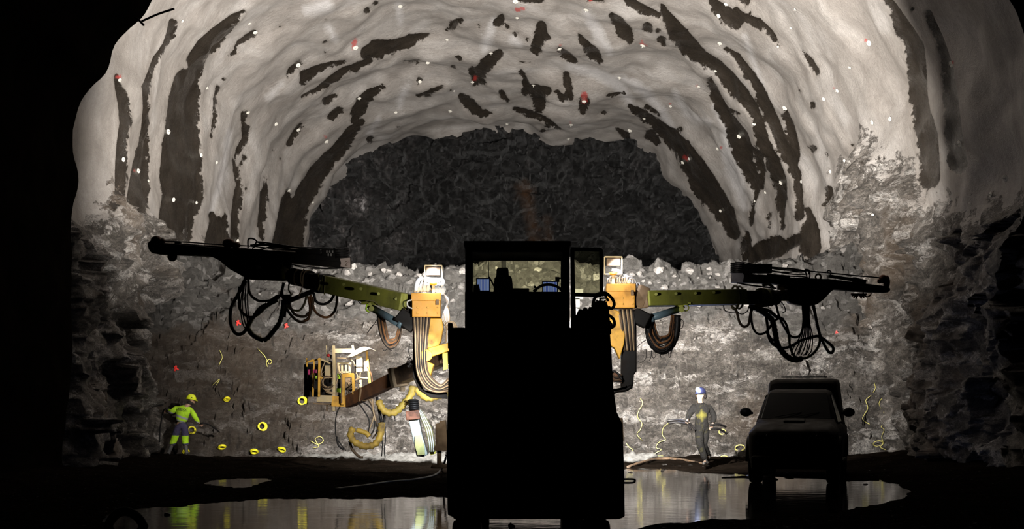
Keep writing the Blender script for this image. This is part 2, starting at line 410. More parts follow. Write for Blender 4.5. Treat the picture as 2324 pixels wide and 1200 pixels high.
c1, c2, cv = cells(X / 1.3 + .3 * fbm(X, D, Z, 2), D / 1.6, Z / 1.0)
wx = .35 * fbm(X / .9, D / .9, Z / .9, 3)
u += rk * (ridged(X / 2.2, D / 1.8, Z / 2.2, 4) * .16 + facets(X / 1.6, D / 1.5 + wx, Z / 1.2 - wx, 1.0) * .5 + facets(X / .5, D / .5 + wx, Z / .38, 1.0) * .13)
wetpx, wetpy = toP(np.stack([X + nrm[:, 0] * u * 0, D, Z], -1))
P = np.stack([X + nrm[:, 0] * -(-u), D, Z + nrm[:, 1] * u], -1)
px, py = toP(P)
wet = capsules(px, py, WET); pale = capsules(px, py, PALE); red = capsules(px, py, REDP)
# water follows the hollows left by the rounds: the wet runs lie a little deeper
dent = np.clip(wet / 8.0 + .2, 0, 1)
P[..., 0] -= nrm[:, 0] * dent * .10; P[..., 2] -= nrm[:, 1] * dent * .10
at = dict(wet=wet, pale=pale, red=red, rock=rock_m)
cut = [int(NS * t) for t in (.165, .835)]
def part_of(a, b): return P[:, a:b + 1], {k: v[:, a:b + 1] for k, v in at.items()}
Pl, al = part_of(0, cut[0]); tag(grid_mesh('wall_left', Pl, M_VAULT, al), 'left rock wall of the cavern under the sprayed concrete', None, None, 'structure')
Pc, ac = part_of(cut[0], cut[1]); ceiling = tag(grid_mesh('ceiling', Pc, M_VAULT, ac), 'grey sprayed concrete vault with dark wet runs', None, None, 'structure')
Pr, ar = part_of(cut[1], NS - 1); tag(grid_mesh('wall_right', Pr, M_VAULT, ar), 'right rock wall of the cavern', None, None, 'structure')
def bvh_grid(P):
    ny, nx = P.shape[:2]; idx = np.arange(ny * nx).reshape(ny, nx)
    q = np.stack([idx[:-1, :-1], idx[:-1, 1:], idx[1:, 1:], idx[1:, :-1]], -1).reshape(-1, 4)
    return BVHTree.FromPolygons([tuple(v) for v in P.reshape(-1, 3).tolist()], [tuple(f) for f in q.tolist()])
BV_VAULT = bvh_grid(P[::2, ::2])

# near tunnel, narrower on the left, unlit
near = [(-9.3,-.6),(-10.0,.2),(-9.9,2),(-9.75,4),(-9.85,5.7),(-9.7,6.6),(-9.8,7.4),(-9.6,8.4),(-9.05,8.95),(-8.85,9.5),(-8.35,10.1),(-7.9,10.7),(-7.3,11.5),(-5.5,12.6),(-2.5,13.2),(2,13.2),(6,12.6),(9.5,10.8),(11.4,8),(11.8,5),(11.8,2),(11.8,-.6)]
npf = resample(near, 260)
tn = np.gradient(npf, axis=0); nn = np.stack([tn[:, 1], -tn[:, 0]], -1); nn /= np.linalg.norm(nn, axis=1)[:, None]
nd = np.concatenate([[38.4, 37.9, 37.6], np.linspace(37.4, 3, 120)])
Dn, Sn = np.meshgrid(nd, np.arange(260), indexing='ij')
out = np.array([2.2, .9, .15] + [0.0] * 120)[:, None]
Xn = npf[None, :, 0] - nn[None, :, 0] * out + 0 * Dn; Zn = npf[None, :, 1] - nn[None, :, 1] * out + 0 * Dn
un = fbm(Xn / 2.5, Dn / 2.2, Zn / 2.5, 4) * .16 - np.clip((37.4 - Dn) / 6, 0, 1) * .35 * (Xn < 0)
Pn = np.stack([Xn + nn[:, 0] * un, Dn, Zn + nn[:, 1] * un], -1)
z0 = np.zeros(Dn.shape)
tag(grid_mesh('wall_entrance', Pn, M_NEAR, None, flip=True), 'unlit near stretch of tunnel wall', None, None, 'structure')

# dark rock face closing the upper heading
gx, gz = np.meshgrid(np.linspace(-11.6, 11.8, 330), np.linspace(4.2, 16.2, 190))
fd = 81 + ridged(gx / 3, gx * 0 + 2, gz / 3, 5) * .45 + fbm(gx / .7, gz * 0, gz / .7, 4) * .22
c1, c2, cv = cells(gx / 1.6, gx * 0 + .5, gz / 1.3)
fd += facets(gx / 1.5, gx * 0 + .5 + .3 * fbm(gx, gx * 0, gz, 3), gz / 1.2, 1.2) * .8 + facets(gx / .5, gx * 0 + 1.5, gz / .45, 1.2) * .28
Pf = np.stack([gx, fd, gz], -1); fx, fy = toP(Pf)
rust = capsules(fx, fy, [[1190,425,16,1200,470,14,1215,530,12,1220,600,14],[1240,500,6,1250,590,8]])
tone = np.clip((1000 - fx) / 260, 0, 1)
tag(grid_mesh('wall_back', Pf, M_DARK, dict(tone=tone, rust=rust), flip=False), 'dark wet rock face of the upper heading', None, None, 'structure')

# bench of broken rock across the lower half
bp = resample([(46.4,-.4),(46.7,.6),(47.0,1.8),(47.4,2.8),(48.0,3.6),(49.1,4.4),(50.4,5.1),(51.6,5.72),(52.8,5.5),(56,5.2),(65,5.3),(82.5,5.6)], 330)
nbx = 620
bx = np.linspace(-11.2, 11.6, nbx)
T, Xb = np.meshgrid(np.arange(330), bx, indexing='ij')
Yb = np.broadcast_to(bp[:, :1], T.shape).copy(); Zb = np.broadcast_to(bp[:, 1:], T.shape).copy()
crest = np.exp(-((Yb - 51.6) / 1.8) ** 2)
Zb += crest * (.18 * fbm(Xb / 1.6, Xb * 0, Xb * 0 + 4, 3) + .25 * np.exp(-((Xb - .6) / 1.6) ** 2) - .05)
side = np.clip((np.abs(Xb) - 8.4) / 2.2, 0, 1)
Zb += np.where(Xb < 0, side * np.clip((Yb - 48) / 6, 0, 1) * .9, side * np.clip((Yb - 48) / 6, 0, 1) * 1.1)
Yb -= side ** 2 * .9
bt = np.gradient(bp, axis=0); bn = np.stack([-bt[:, 1], bt[:, 0]], -1); bn /= np.linalg.norm(bn, axis=1)[:, None]
q1, q2, qv = cells(Xb / 1.5 + .35 * fbm(Xb / 1.2, Yb, Zb, 2), Yb / 1.5, Zb / 1.1 + .3 * fbm(Xb, Yb + 5, Zb, 2))
p1, p2, pv = cells(Xb / .42, Yb / .42, Zb / .42)
steep = np.clip((4.4 - Zb) / 1.2, 0, 1)
wb = .3 * fbm(Xb / .8, Yb / .8, Zb / .8, 3)
fa = facets(Xb / 1.5, Yb / 1.5 + wb, Zb / 1.0 - wb); fb = facets(Xb / .5 + wb, Yb / .5, Zb / .36)
dsp = steep * (fa * .22 + fb * .13 + ridged(Xb / 2.4, Yb / 2, Zb / 1.8, 4) * .16) + (1 - steep) * ((.5 - p1) * .10 + fb * .10 + facets(Xb / 1.0, Yb / 1.0, Zb / .8) * .22 + fbm(Xb / 2, Yb / 2, Zb / 2, 3) * .18)
dsp += fbm(Xb / .3, Yb / .3, Zb / .3, 3) * .045 + crest * (.6 - p1) * .22
Pb = np.stack([Xb, Yb + bn[:, :1] * dsp, Zb + bn[:, 1:] * dsp], -1)
gravel = np.where(Zb > 3.3, .9 - steep * 1.6, -1.2) + .8 * fbm(Xb / 3, Yb / 3, Zb / 2, 3)
tone = np.clip(.5 + (Xb + 5.2) / 5.0 + .5 * fbm(Xb / 2.2, Yb / 3, Zb / 2.2, 3), 0, 1)
tag(grid_mesh('wall_bench', Pb, M_ROCK, dict(gravel=gravel, tone=tone), flip=False), 'broken rock bench crossing the cavern', None, None, 'structure')
BV_BENCH = bvh_grid(Pb)
def on_rock(px, py, bv, lift=0.0):
    o = Vector((0, 0, CH)); d = (W(px, py, 10) - o).normalized()
    h, n, i, t = bv.ray_cast(o, d)
    if h is None: return None, None
    if n.dot(d) > 0: n = -n
    return h + n * lift, n

# ------------------------------------------------------------------ floor: mud with pools
POOL_L = [(238,1200),(236,1175),(262,1158),(330,1152),(420,1147),(450,1139),(500,1136),(640,1130),(800,1131),(1040,1124),(1160,1120),(1160,1260),(200,1260)]
POOL_R = [(1160,1062),(1420,1060),(1500,1063),(1560,1068),(1640,1073),(1700,1078),(1800,1084),(1936,1090),(2000,1089),(2040,1098),(2070,1114),(2055,1127),(2020,1137),(1990,1148),(1945,1153),(1900,1166),(1800,1176),(1700,1181),(1610,1179),(1560,1188),(1480,1193),(1430,1204),(1380,1240),(1160,1250)]
PUD = [(450,1096),(480,1089),(540,1084),(600,1083),(620,1088),(600,1096),(560,1106),(500,1104)]
rows = np.linspace(1340, 1030, 470)
fdep = CH * F / (rows - CY)
fdep = np.concatenate([[2.0, 6.0, 10.0, 12.5], fdep])
Df, Xf = np.meshgrid(fdep, np.linspace(-12.4, 12.6, 520), indexing='ij')
fpx = CX + Xf / Df * F; fpy = CY + CH / Df * F
wob = fbm(Xf * 1.3, Df / 2.2, Xf * 0, 4) + .5 * fbm(Xf * 6, Df / .8, Xf * 0, 2)
sd = np.full(Df.shape, -900.0)
for pl in (POOL_L, POOL_R, PUD):
    sd = np.maximum(sd, poly_sd(fpx, fpy, pl, 3.0))
sd += wob * 12 - 2
isl = capsules(fpx, fpy * 3, [[1640,3*1084,4,1690,3*1082,9,1760,3*1088,8],[1503,3*1067,5],[1432,3*1072,5],[380,3*1166,7],[1965,3*1099,7],[275,3*1150,10],[1600,3*1070,10,1660,3*1074,8]])
sd = np.minimum(sd, -isl * 1.5 + 2)
land = np.clip(-sd / 40, 0, 1)
hf = np.where(sd > 0, -np.clip(sd / 40, 0, 1) * .15 - .004, land * (.055 + .05 * fbm(Xf / .8, Df / 1.2, Xf * 0 + 2, 4)) + .008)
farm = np.clip((Df - 39.5) / 4.5, 0, 1)
hf += np.where(sd < 0, land * farm * (.05 + .06 * np.abs(fbm(Xf / .6, Df / .8, Xf * 0 + 7, 4))), 0)
hf += np.clip(np.abs(Xf) - 8.6, 0, 3) * .10 * np.clip(-sd / 60, 0, 1)
chips = capsules(fpx, fpy * 2.5, [[700,2.5*1043,20,850,2.5*1045,28,1030,2.5*1047,34],[1420,2.5*1048,22,1485,2.5*1046,14]])
chipm = np.clip(chips / 10 + wob * .8, 0, 1)
hf += chipm * .07 * (1 + 1.3 * fbm(Xf / .25, Df / .5, Xf * 0, 3))
tag(grid_mesh('floor', np.stack([Xf, Df, hf], -1), M_MUD, dict(pale=chipm), flip=True), 'dark muddy tunnel floor', None, None, 'structure')
wme = np.array([[[-8.9, 4, 0], [9.6, 4, 0]], [[-8.9, 43.0, 0], [9.6, 43.0, 0]]], float)
tag(grid_mesh('pool_water', wme, M_WATER, None, False), 'still dark water pooled on the tunnel floor', 'water', None, 'stuff')

# vault lamp gets an added box that cuts its beam, parented to the rig later

# ------------------------------------------------------------------ mesh builder
def smooth_path(pts, k=6):
    pts = [Vector(p) for p in pts]
    if len(pts) < 3: return pts
    P = [2 * pts[0] - pts[1]] + pts + [2 * pts[-1] - pts[-2]]
    out = []
    for i in range(1, len(P) - 2):
        p0, p1, p2, p3 = P[i - 1:i + 3]
        for j in range(k):
            t = j / k
            out.append(.5 * ((2 * p1) + (p2 - p0) * t + (2 * p0 - 5 * p1 + 4 * p2 - p3) * t * t + (3 * p1 - p0 - 3 * p2 + p3) * t ** 3))
    out.append(pts[-1])
    return out
class MB:
    def __init__(s): s.v = []; s.f = []; s.sm = []
    def add(s, vs, fs, smooth=False):
        b = len(s.v); s.v += [Vector(v) for v in vs]
        s.f += [[b + i for i in f] for f in fs]; s.sm += [smooth] * len(fs)
        return s
    def box(s, c, size, rot=None, taper=1.0):
        c = Vector(c); hx, hy, hz = [q / 2 for q in size]
        vs = [Vector((x * hx * (taper if z > 0 else 1), y * hy * (taper if z > 0 else 1), z * hz)) for z in (-1, 1) for y in (-1, 1) for x in (-1, 1)]
        if rot is not None: vs = [rot @ v for v in vs]
        return s.add([v + c for v in vs], [(0, 2, 3, 1), (4, 5, 7, 6), (0, 1, 5, 4), (2, 6, 7, 3), (0, 4, 6, 2), (1, 3, 7, 5)])
    def beam(s, a, b, w_, h, w2=None, h2=None, up=(0, 0, 1)):
        a, b = Vector(a), Vector(b); d = (b - a).normalized()
        x = d.cross(Vector(up)).normalized(); u = x.cross(d)
        w2 = w2 or w_; h2 = h2 or h
        vs = [a - x * w_ / 2 - u * h / 2, a + x * w_ / 2 - u * h / 2, a + x * w_ / 2 + u * h / 2, a - x * w_ / 2 + u * h / 2,
              b - x * w2 / 2 - u * h2 / 2, b + x * w2 / 2 - u * h2 / 2, b + x * w2 / 2 + u * h2 / 2, b - x * w2 / 2 + u * h2 / 2]
        return s.add(vs, [(3, 2, 1, 0), (4, 5, 6, 7), (0, 1, 5, 4), (1, 2, 6, 5), (2, 3, 7, 6), (3, 0, 4, 7)])
    def cyl(s, a, b, r, r2=None, n=16, cap=True):
        a, b = Vector(a), Vector(b); d = (b - a).normalized(); r2 = r if r2 is None else r2
        x = d.cross(Vector((0, 0, 1)) if abs(d.z) < .9 else Vector((1, 0, 0))).normalized(); y = d.cross(x)
        vs = []
        for p, q in ((a, r), (b, r2)):
            vs += [p + (x * math.cos(6.28319 * i / n) + y * math.sin(6.28319 * i / n)) * q for i in range(n)]
        s.add(vs, [(i, (i + 1) % n, n + (i + 1) % n, n + i) for i in range(n)], True)
        if cap: s.add(vs, [list(range(n))[::-1], list(range(n, 2 * n))])
        return s
    def tube(s, pts, r, n=8, k=6, ring=None, amp=.12):
        """round hose along a smoothed path; ring = spacing of corrugations"""
        path = smooth_path(pts, k)
        if ring:
            q = [path[0]]; acc = 0
            L = [0]
            for a, b in zip(path, path[1:]): L.append(L[-1] + (b - a).length)
            m = max(4, int(L[-1] / ring * 2)); out = []; j = 0
            for i in range(m + 1):
                t = L[-1] * i / m
                while j < len(L) - 2 and L[j + 1] < t: j += 1
                f = (t - L[j]) / max(1e-6, L[j + 1] - L[j]); out.append(path[j].lerp(path[j + 1], f))
            path = out
        m = len(path); vs = []; prev = None
        for i, p in enumerate(path):
            d = (path[min(i + 1, m - 1)] - path[max(i - 1, 0)]).normalized()
            if prev is None: x = d.cross(Vector((0, 1, 0)) if abs(d.y) < .9 else Vector((1, 0, 0))).normalized()
            else: x = (prev - d * prev.dot(d)).normalized()
            prev = x; y = d.cross(x)
            rr = r if not isinstance(r, (list, tuple)) else r[0] + (r[1] - r[0]) * i / (m - 1)
            if ring: rr *= 1 + (amp if i % 2 else -amp)
            vs += [p + (x * math.cos(6.28319 * k2 / n) + y * math.sin(6.28319 * k2 / n)) * rr for k2 in range(n)]
        fs = [(i * n + k2, i * n + (k2 + 1) % n, (i + 1) * n + (k2 + 1) % n, (i + 1) * n + k2) for i in range(m - 1) for k2 in range(n)]
        s.add(vs, fs, True); b = len(s.v) - len(vs)
        s.f += [[b + i for i in range(n)][::-1], [b + (m - 1) * n + i for i in range(n)]]; s.sm += [False, False]
        return s
    def prism(s, pts, y0, y1):
        """outline [(x, z)...] with real thickness from y0 to y1"""
        n = len(pts)
        vs = [(x, y0, z) for x, z in pts] + [(x, y1, z) for x, z in pts]
        return s.add(vs, [list(range(n)), list(range(n, 2 * n))[::-1]] + [(i, i + n, (i + 1) % n + n, (i + 1) % n) for i in range(n)])
    def ring(s, c, R, r, axis=(0, 1, 0), n=28, m=8, arc=1.0, sq=1.0):
        c = Vector(c); a = Vector(axis).normalized()
        x = a.cross(Vector((0, 0, 1)) if abs(a.z) < .9 else Vector((1, 0, 0))).normalized(); y = a.cross(x)
        vs = []
        steps = n if arc >= 1 else n + 1
        for i in range(steps):
            t = 6.28319 * arc * i / n; d = x * math.cos(t) + y * math.sin(t) * sq; dn = d.normalized()
            for k2 in range(m):
                q = 6.28319 * k2 / m; vs.append(c + d * R + dn * math.cos(q) * r + a * math.sin(q) * r)
        fs = [(i * m + k2, i * m + (k2 + 1) % m, ((i + 1) % steps) * m + (k2 + 1) % m, ((i + 1) % steps) * m + k2) for i in range(n if arc >= 1 else n) for k2 in range(m)]
        return s.add(vs, fs, True)
    def ball(s, c, rx, ry=None, rz=None, n=14, m=9, rot=None, z0=-1.0):
        ry = ry or rx; rz = rz or rx; c = Vector(c); vs = []
        for j in range(m + 1):
            t = math.asin(z0) + (math.pi / 2 - math.asin(z0)) * j / m
            for i in range(n):
                a = 6.28319 * i / n
                v = Vector((rx * math.cos(t) * math.cos(a), ry * math.cos(t) * math.sin(a), rz * math.sin(t)))
                if rot is not None: v = rot @ v
                vs.append(v + c)
        fs = [(j * n + i, j * n + (i + 1) % n, (j + 1) * n + (i + 1) % n, (j + 1) * n + i) for j in range(m) for i in range(n)]
        s.add(vs, fs, True); b = len(s.v) - len(vs)
        s.f.append([b + i for i in range(n)][::-1]); s.sm.append(True)
        return s
    def build(s, name, mat, parent=None, local=False, bevel=0.0, origin=None):
        off = Vector((0, 0, 0)); p = parent
        if not local:
            while p is not None: off += p.location; p = p.parent
        o0 = Vector(origin) if origin is not None else None
        me = bpy.data.meshes.new(name)
        sh = off if o0 is None else o0
        me.from_pydata([tuple(v - sh) for v in s.v], [], s.f)
        me.polygons.foreach_set('use_smooth', s.sm); me.update()
        bm = bmesh.new(); bm.from_mesh(me); bmesh.ops.remove_doubles(bm, verts=bm.verts, dist=1e-5)
        bmesh.ops.recalc_face_normals(bm, faces=bm.faces); bm.to_mesh(me); bm.free()
        me.materials.append(mat)
        o = bpy.data.objects.new(name, me)
        if o0 is not None: o.location = o0 - off
        link(o, parent)
        if bevel:
            b = o.modifiers.new('bevel', 'BEVEL'); b.width = bevel; b.segments = 2; b.limit_method = 'ANGLE'; b.angle_limit = math.radians(40)
        return o
def px_prism(pts, d, d0, d1):
    """outline given in photo pixels at distance d, thickness from d0 to d1"""
    m = MB(); q = [W(x, y, d) for x, y in pts]
    return m.prism([(v.x, v.z) for v in q], d0, d1)
def PX(pts, d):
    out = []
    for i, p in enumerate(pts):
        out.append(W(p[0], p[1], (p[2] if len(p) > 2 else d)))
    return out

def metal(name, col, rough=.45, met=0.0, dirt=.35, dirtcol=(.05, .035, .025), scale=3.0, spec=.5):
    s = NT(name); co = s.co()
    n = s.noise(co, scale, 6, .65); f = s.noise(co, scale * 8, 4, .7)
    c = s.mix(s.step(n, .62 - dirt * .5, .80 - dirt * .3), col, dirtcol)
    c = s.mix(.35, c, s.ramp(f, [(.3, .6), (.7, 1.1)]), 'MULTIPLY')
    return s.set(color=c, rough=s.ramp(n, [(.3, rough * .8), (.7, min(1, rough * 1.5))]), metal=met, normal=s.bump(f, .15, .01), spec=spec)
def plain(name, col, rough=.5, met=0.0, emit=None, estr=0.0, spec=.5):
    s = NT(name); co = s.co(); f = s.noise(co, 20, 3, .6)
    c = s.mix(.25, col, s.ramp(f, [(.3, .6), (.7, 1.15)]), 'MULTIPLY')
    kw = dict(color=c, rough=rough, metal=met, spec=spec)
    if emit: kw.update(emit=emit, estr=estr)
    return s.set(**kw)
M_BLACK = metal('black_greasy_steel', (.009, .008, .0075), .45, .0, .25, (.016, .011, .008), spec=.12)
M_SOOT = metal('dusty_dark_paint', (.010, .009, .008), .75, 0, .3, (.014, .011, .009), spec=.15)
M_YEL = metal('yellow_machine_paint', (.80, .42, .03), .45, 0, .22, (.14, .07, .02))
M_ORANGE = metal('ochre_cover_paint', (.80, .38, .045), .5, 0, .12, (.30, .14, .03))
M_CREAM = metal('dusty_yellow_paint', (.62, .48, .25), .6, 0, .3, (.45, .38, .28))
M_OLIVE = metal('olive_boom_paint', (.36, .37, .07), .5, 0, .26, (.07, .07, .03), 1.6)
M_BLUEG = metal('blue_grey_cylinder_paint', (.13, .20, .24), .38, .2, .2, (.06, .05, .045))
M_RUST = metal('rusty_brown_steel', (.17, .075, .035), .6, .2, .35, (.05, .025, .015))
M_HOSE = plain('black_rubber_hose', (.010, .009, .009), .5, spec=.3)
M_HOSEB = metal('muddy_brown_hose', (.12, .075, .04), .6, 0, .4, (.03, .02, .015), 6)
M_HOSER = metal('rusty_hose', (.26, .11, .035), .6, 0, .4, (.04, .02, .012), 6)
M_HOSEY = metal('yellow_spiral_hose', (.55, .37, .06), .55, 0, .35, (.12, .08, .03), 4)
M_HOSEG = metal('dirty_olive_hose', (.20, .18, .06), .6, 0, .4, (.035, .03, .02), 5)
M_HOSEW = plain('pale_grey_hose', (.70, .70, .68), .5)
M_HOSET = plain('tan_hose', (.42, .30, .17), .55)
M_PALE = metal('pale_pink_plate', (.62, .50, .44), .6, 0, .15, (.2, .12, .1))
M_WHITE = plain('white_board', (.85, .84, .8), .6)
M_STEEL = metal('bright_steel', (.45, .43, .40), .3, .8, .2)
M_RUBBER = plain('tyre_rubber', (.012, .012, .012), .8)
M_BROWNP = metal('brown_muddy_paint', (.26, .17, .09), .7, 0, .35, (.08, .05, .03))
M_RED = plain('red_plastic', (.6, .03, .03), .45)
M_MAG = plain('magenta_plastic', (.5, .02, .14), .45)
M_LIME = plain('lime_plastic', (.45, .75, .03), .4)
M_LENS = plain('lamp_lens', (.9, .9, .9), .2, 0, (1, .95, .85), 6.0)
s = NT('tinted_cab_glass')
tr = s.n('ShaderNodeBsdfTransparent', {'Color': (.78, .78, .64, 1)}); gl = s.n('ShaderNodeBsdfGlossy', {'Roughness': .05, 'Color': (.8, .8, .7, 1)})
mx = s.n('ShaderNodeMixShader', {0: .05, 1: tr.outputs[0], 2: gl.outputs[0]})
s.t.links.new(mx.outputs[0], s.out.inputs[0]); M_GLASS = s.m
s = NT('monitor_screen')
co = s.co()
br = s.n('ShaderNodeTexBrick', {'Vector': co, 'Scale': 14.0, 'Color1': (.05, .08, .5, 1), 'Color2': (.25, .35, .8, 1), 'Mortar': (.8, .85, 1, 1), 'Mortar Size': .03})
M_SCREEN = s.set(color=(.01, .01, .02), rough=.2, emit=s.mix(.5, br.outputs[0], (.10, .16, .62)), estr=.9)

# ================================================================== drill rig
rig = tag(empty('drill_rig', (0.3, 28, 0)), 'big three-boom tunnel drilling rig with dark cab and spread yellow booms', 'drilling rig')
def z_at(py, d): return CH + (CY - py) / F * d
def x_at(px, d): return (px - CX) / F * d
R0 = 20.0
# rear body (engine hood), seen as a black block
m = MB()
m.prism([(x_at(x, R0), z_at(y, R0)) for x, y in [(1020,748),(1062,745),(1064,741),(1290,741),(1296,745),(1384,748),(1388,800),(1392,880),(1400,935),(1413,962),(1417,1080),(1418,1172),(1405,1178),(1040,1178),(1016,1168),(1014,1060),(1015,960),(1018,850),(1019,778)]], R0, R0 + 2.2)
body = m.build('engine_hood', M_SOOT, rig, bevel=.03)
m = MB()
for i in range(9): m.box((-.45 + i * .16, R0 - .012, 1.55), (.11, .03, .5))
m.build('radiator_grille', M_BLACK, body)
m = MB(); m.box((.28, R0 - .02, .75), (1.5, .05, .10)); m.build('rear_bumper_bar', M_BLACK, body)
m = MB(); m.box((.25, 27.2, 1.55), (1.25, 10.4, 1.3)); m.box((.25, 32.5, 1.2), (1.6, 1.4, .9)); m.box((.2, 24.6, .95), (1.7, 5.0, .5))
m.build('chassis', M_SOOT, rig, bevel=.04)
m = MB(); m.tube(PX([(1024,775),(1024,752),(1030,749),(1056,749),(1060,756),(1060,800)], R0), .03, 8, 4); m.tube(PX([(1024,775),(1027,840)], R0), .03, 8, 1)
m.box(W(1022, 762, R0 + .1), (.05, .22, .3)); m.build('guard_rail', M_SOOT, rig)
for x, y, dd in ((-.62, 23.2, 1), (1.15, 23.2, 1), (-.62, 30.6, 1), (1.1, 30.6, 1)):
    m = MB(); m.cyl((x - .2, y, .62), (x + .2, y, .62), .62, n=36)
    wl = m.build('wheel', M_RUBBER, rig, bevel=.05)
    m = MB(); sx = -1 if x < 0 else 1
    m.cyl((x + sx * .205, y, .62), (x + sx * .23, y, .62), .33, n=24); m.cyl((x + sx * .22, y, .62), (x + sx * .27, y, .62), .14, n=16)
    m.build('hub', M_SOOT, wl)
# side step and tow loop at the lower right
m = MB(); m.tube(PX([(1404,1087),(1436,1087),(1441,1090),(1436,1095),(1404,1095)], R0 + .3), .012, 8, 3); m.build('tow_loop', M_BLACK, rig)
m = MB(); m.tube(PX([(1380,886),(1398,884),(1420,879),(1420,876)], R0 + .4), .014, 8, 3); m.build('grab_handle', M_BLACK, rig)
# hose clump heaped right of the cab
rnd = random.Random(3)
m = MB()
m.prism([(x_at(x, 21), z_at(y, 21)) for x, y in [(1297,760),(1297,722),(1312,712),(1330,706),(1345,694),(1358,682),(1372,686),(1380,700),(1382,725),(1386,760)]], 20.8, 21.3)
clump = m.build('hose_clump', M_SOOT, rig, bevel=.02)
for i in range(26):
    cx_ = rnd.uniform(1330, 1384); cy_ = rnd.uniform(684, 750) if cx_ > 1352 else rnd.uniform(706, 745)
    R = rnd.uniform(6, 12)
    pts = [(cx_ + R * math.cos(a) * rnd.uniform(.8, 1.2), cy_ + R * .8 * math.sin(a) * rnd.uniform(.8, 1.2), rnd.uniform(20.9, 21.3)) for a in [rnd.uniform(0, 6) + j * 1.1 for j in range(5)]]
    MB().tube(PX(pts, 21), .012, 6, 4).build('hose', M_HOSE, clump)
for pts in ([(1352,668),(1372,664),(1388,676),(1394,690),(1388,700),(1380,696)], [(1345,695),(1350,676),(1364,666),(1378,672)], [(1378,712),(1392,724),(1394,738),(1384,745)], [(1312,714),(1318,704),(1322,712),(1328,700),(1334,708),(1341,697)]):
    MB().tube(PX(pts, 21), .02, 7, 5).build('hose', M_HOSE, clump)

# cab
C0, C1 = 20.45, 22.3
m = MB()
def cx0(px): return x_at(px, C0)
def cz0(py): return z_at(py, C0)
L_, R_, T_, B_ = cx0(1056), cx0(1292), cz0(553), cz0(752)
wl_, wr_, wt_, wb_ = cx0(1072), cx0(1277), cz0(572), cz0(662)
def frame_wall(y, th, wl_, wr_, wt_, wb_):
    m.box(((L_ + wl_) / 2, y, (T_ + B_) / 2), (wl_ - L_, th, T_ - B_)); m.box(((wr_ + R_) / 2, y, (T_ + B_) / 2), (R_ - wr_, th, T_ - B_))
    m.box(((wl_ + wr_) / 2, y, (T_ + wt_) / 2), (wr_ - wl_, th, T_ - wt_)); m.box(((wl_ + wr_) / 2, y, (wb_ + B_) / 2), (wr_ - wl_, th, wb_ - B_))
frame_wall(C0, .07, wl_, wr_, wt_, wb_)
frame_wall(C1, .05, L_ + .05, R_ - .05, T_ - .05, B_ + .25)
m.box(((L_ + R_) / 2, (C0 + C1) / 2, T_), (R_ - L_ + .03, C1 - C0 + .1, .06))
m.box(((L_ + R_) / 2, (C0 + C1) / 2, B_), (R_ - L_, C1 - C0, .08))
m.box((L_ + .02, (C0 + C1) / 2, (B_ + wb_) / 2), (.05, C1 - C0, wb_ - B_)); m.box((R_ - .02, (C0 + C1) / 2, (B_ + wb_) / 2), (.05, C1 - C0, wb_ - B_))
m.box((L_ + .025, C1 - .4, (T_ + B_) / 2), (.05, .08, T_ - B_))
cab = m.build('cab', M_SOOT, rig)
m = MB(); m.box(((wl_ + wr_) / 2, C0 + .01, (wt_ + wb_) / 2), (wr_ - wl_, .012, wt_ - wb_)); m.build('window_glass', M_GLASS, cab)
d = 21.3
m = MB(); m.prism([(x_at(x, d), z_at(y, d)) for x, y in [(1119,690),(1120,660),(1122,632),(1127,625),(1158,625),(1162,632),(1168,690)]], d, d + .14)
m.prism([(x_at(x, d), z_at(y, d)) for x, y in [(1126,628),(1127,610),(1131,607),(1151,607),(1154,610),(1155,628)]], d, d + .1)
m.box((x_at(1144, d), d + .3, z_at(705, d)), (.3, .55, .12)); m.build('seat', M_SOOT, cab, bevel=.015)
m = MB(); c = W(1245, 669, 21.9); m.ring(c, .19, .018, (0, -.75, .65), 28, 8, 1, 1); m.cyl(c, c + Vector((0, .2, -.3)), .03); m.beam(c + Vector((-.18, 0, 0)), c + Vector((.18, 0, 0)), .03, .02)
m.build('steering_wheel', M_SOOT, cab)
m = MB(); m.tube(PX([(1210,660),(1222,652),(1236,645)], 21.8), .012, 6, 3); m.ball(W(1214, 651, 21.8), .018); m.build('lever', M_SOOT, cab)
for (x0, y0, x1, y1, dd) in ((1083,633,1110,659,21.95), (1233,640,1264,664,22.1)):
    a, b = W(x0, y0, dd), W(x1, y1, dd)
    m = MB(); m.box(((a.x + b.x) / 2, dd + .02, (a.z + b.z) / 2), (abs(b.x - a.x) + .03, .04, abs(a.z - b.z) + .03)); m.beam(((a.x + b.x) / 2, dd + .02, b.z), ((a.x + b.x) / 2, dd + .02, b.z - .25), .03, .03, up=(0, 1, 0))
    m.build('monitor', M_BLACK, cab)
    m = MB(); m.box(((a.x + b.x) / 2, dd - .004, (a.z + b.z) / 2), (abs(b.x - a.x), .006, abs(a.z - b.z))); m.build('screen', M_SCREEN, cab)
m = MB(); m.prism([(x_at(x, 21.9), z_at(y, 21.9)) for x, y in [(1074,668),(1075,648),(1087,646),(1092,668)]], 21.8, 22.0); m.build('instrument_box', M_SOOT, cab)
m = MB(); m.box(W(1265, 634, 22), (.055, .03, .065)); m.beam(W(1268, 632, 22), W(1277, 630, 22), .02, .02); m.build('mirror', M_SOOT, cab)
m = MB(); m.beam(W(1110, 628, 21.95), W(1122, 650, 21.95), .02, .02); m.tube(PX([(1108,585),(1109,632)], 21.9), .006, 5, 1); m.build('holder_arm', M_SOOT, cab)
MB().tube(PX([(1138,575),(1139,608)], 21.4), .004, 5, 1).build('cord', M_SOOT, cab)
m = MB(); m.box(W(1173, 576, 22.1), (.52, .12, .05)); m.beam(W(1092, 573, 22.1), W(1130, 573, 22.1), .03, .02); m.build('sun_visor', M_SOOT, cab)
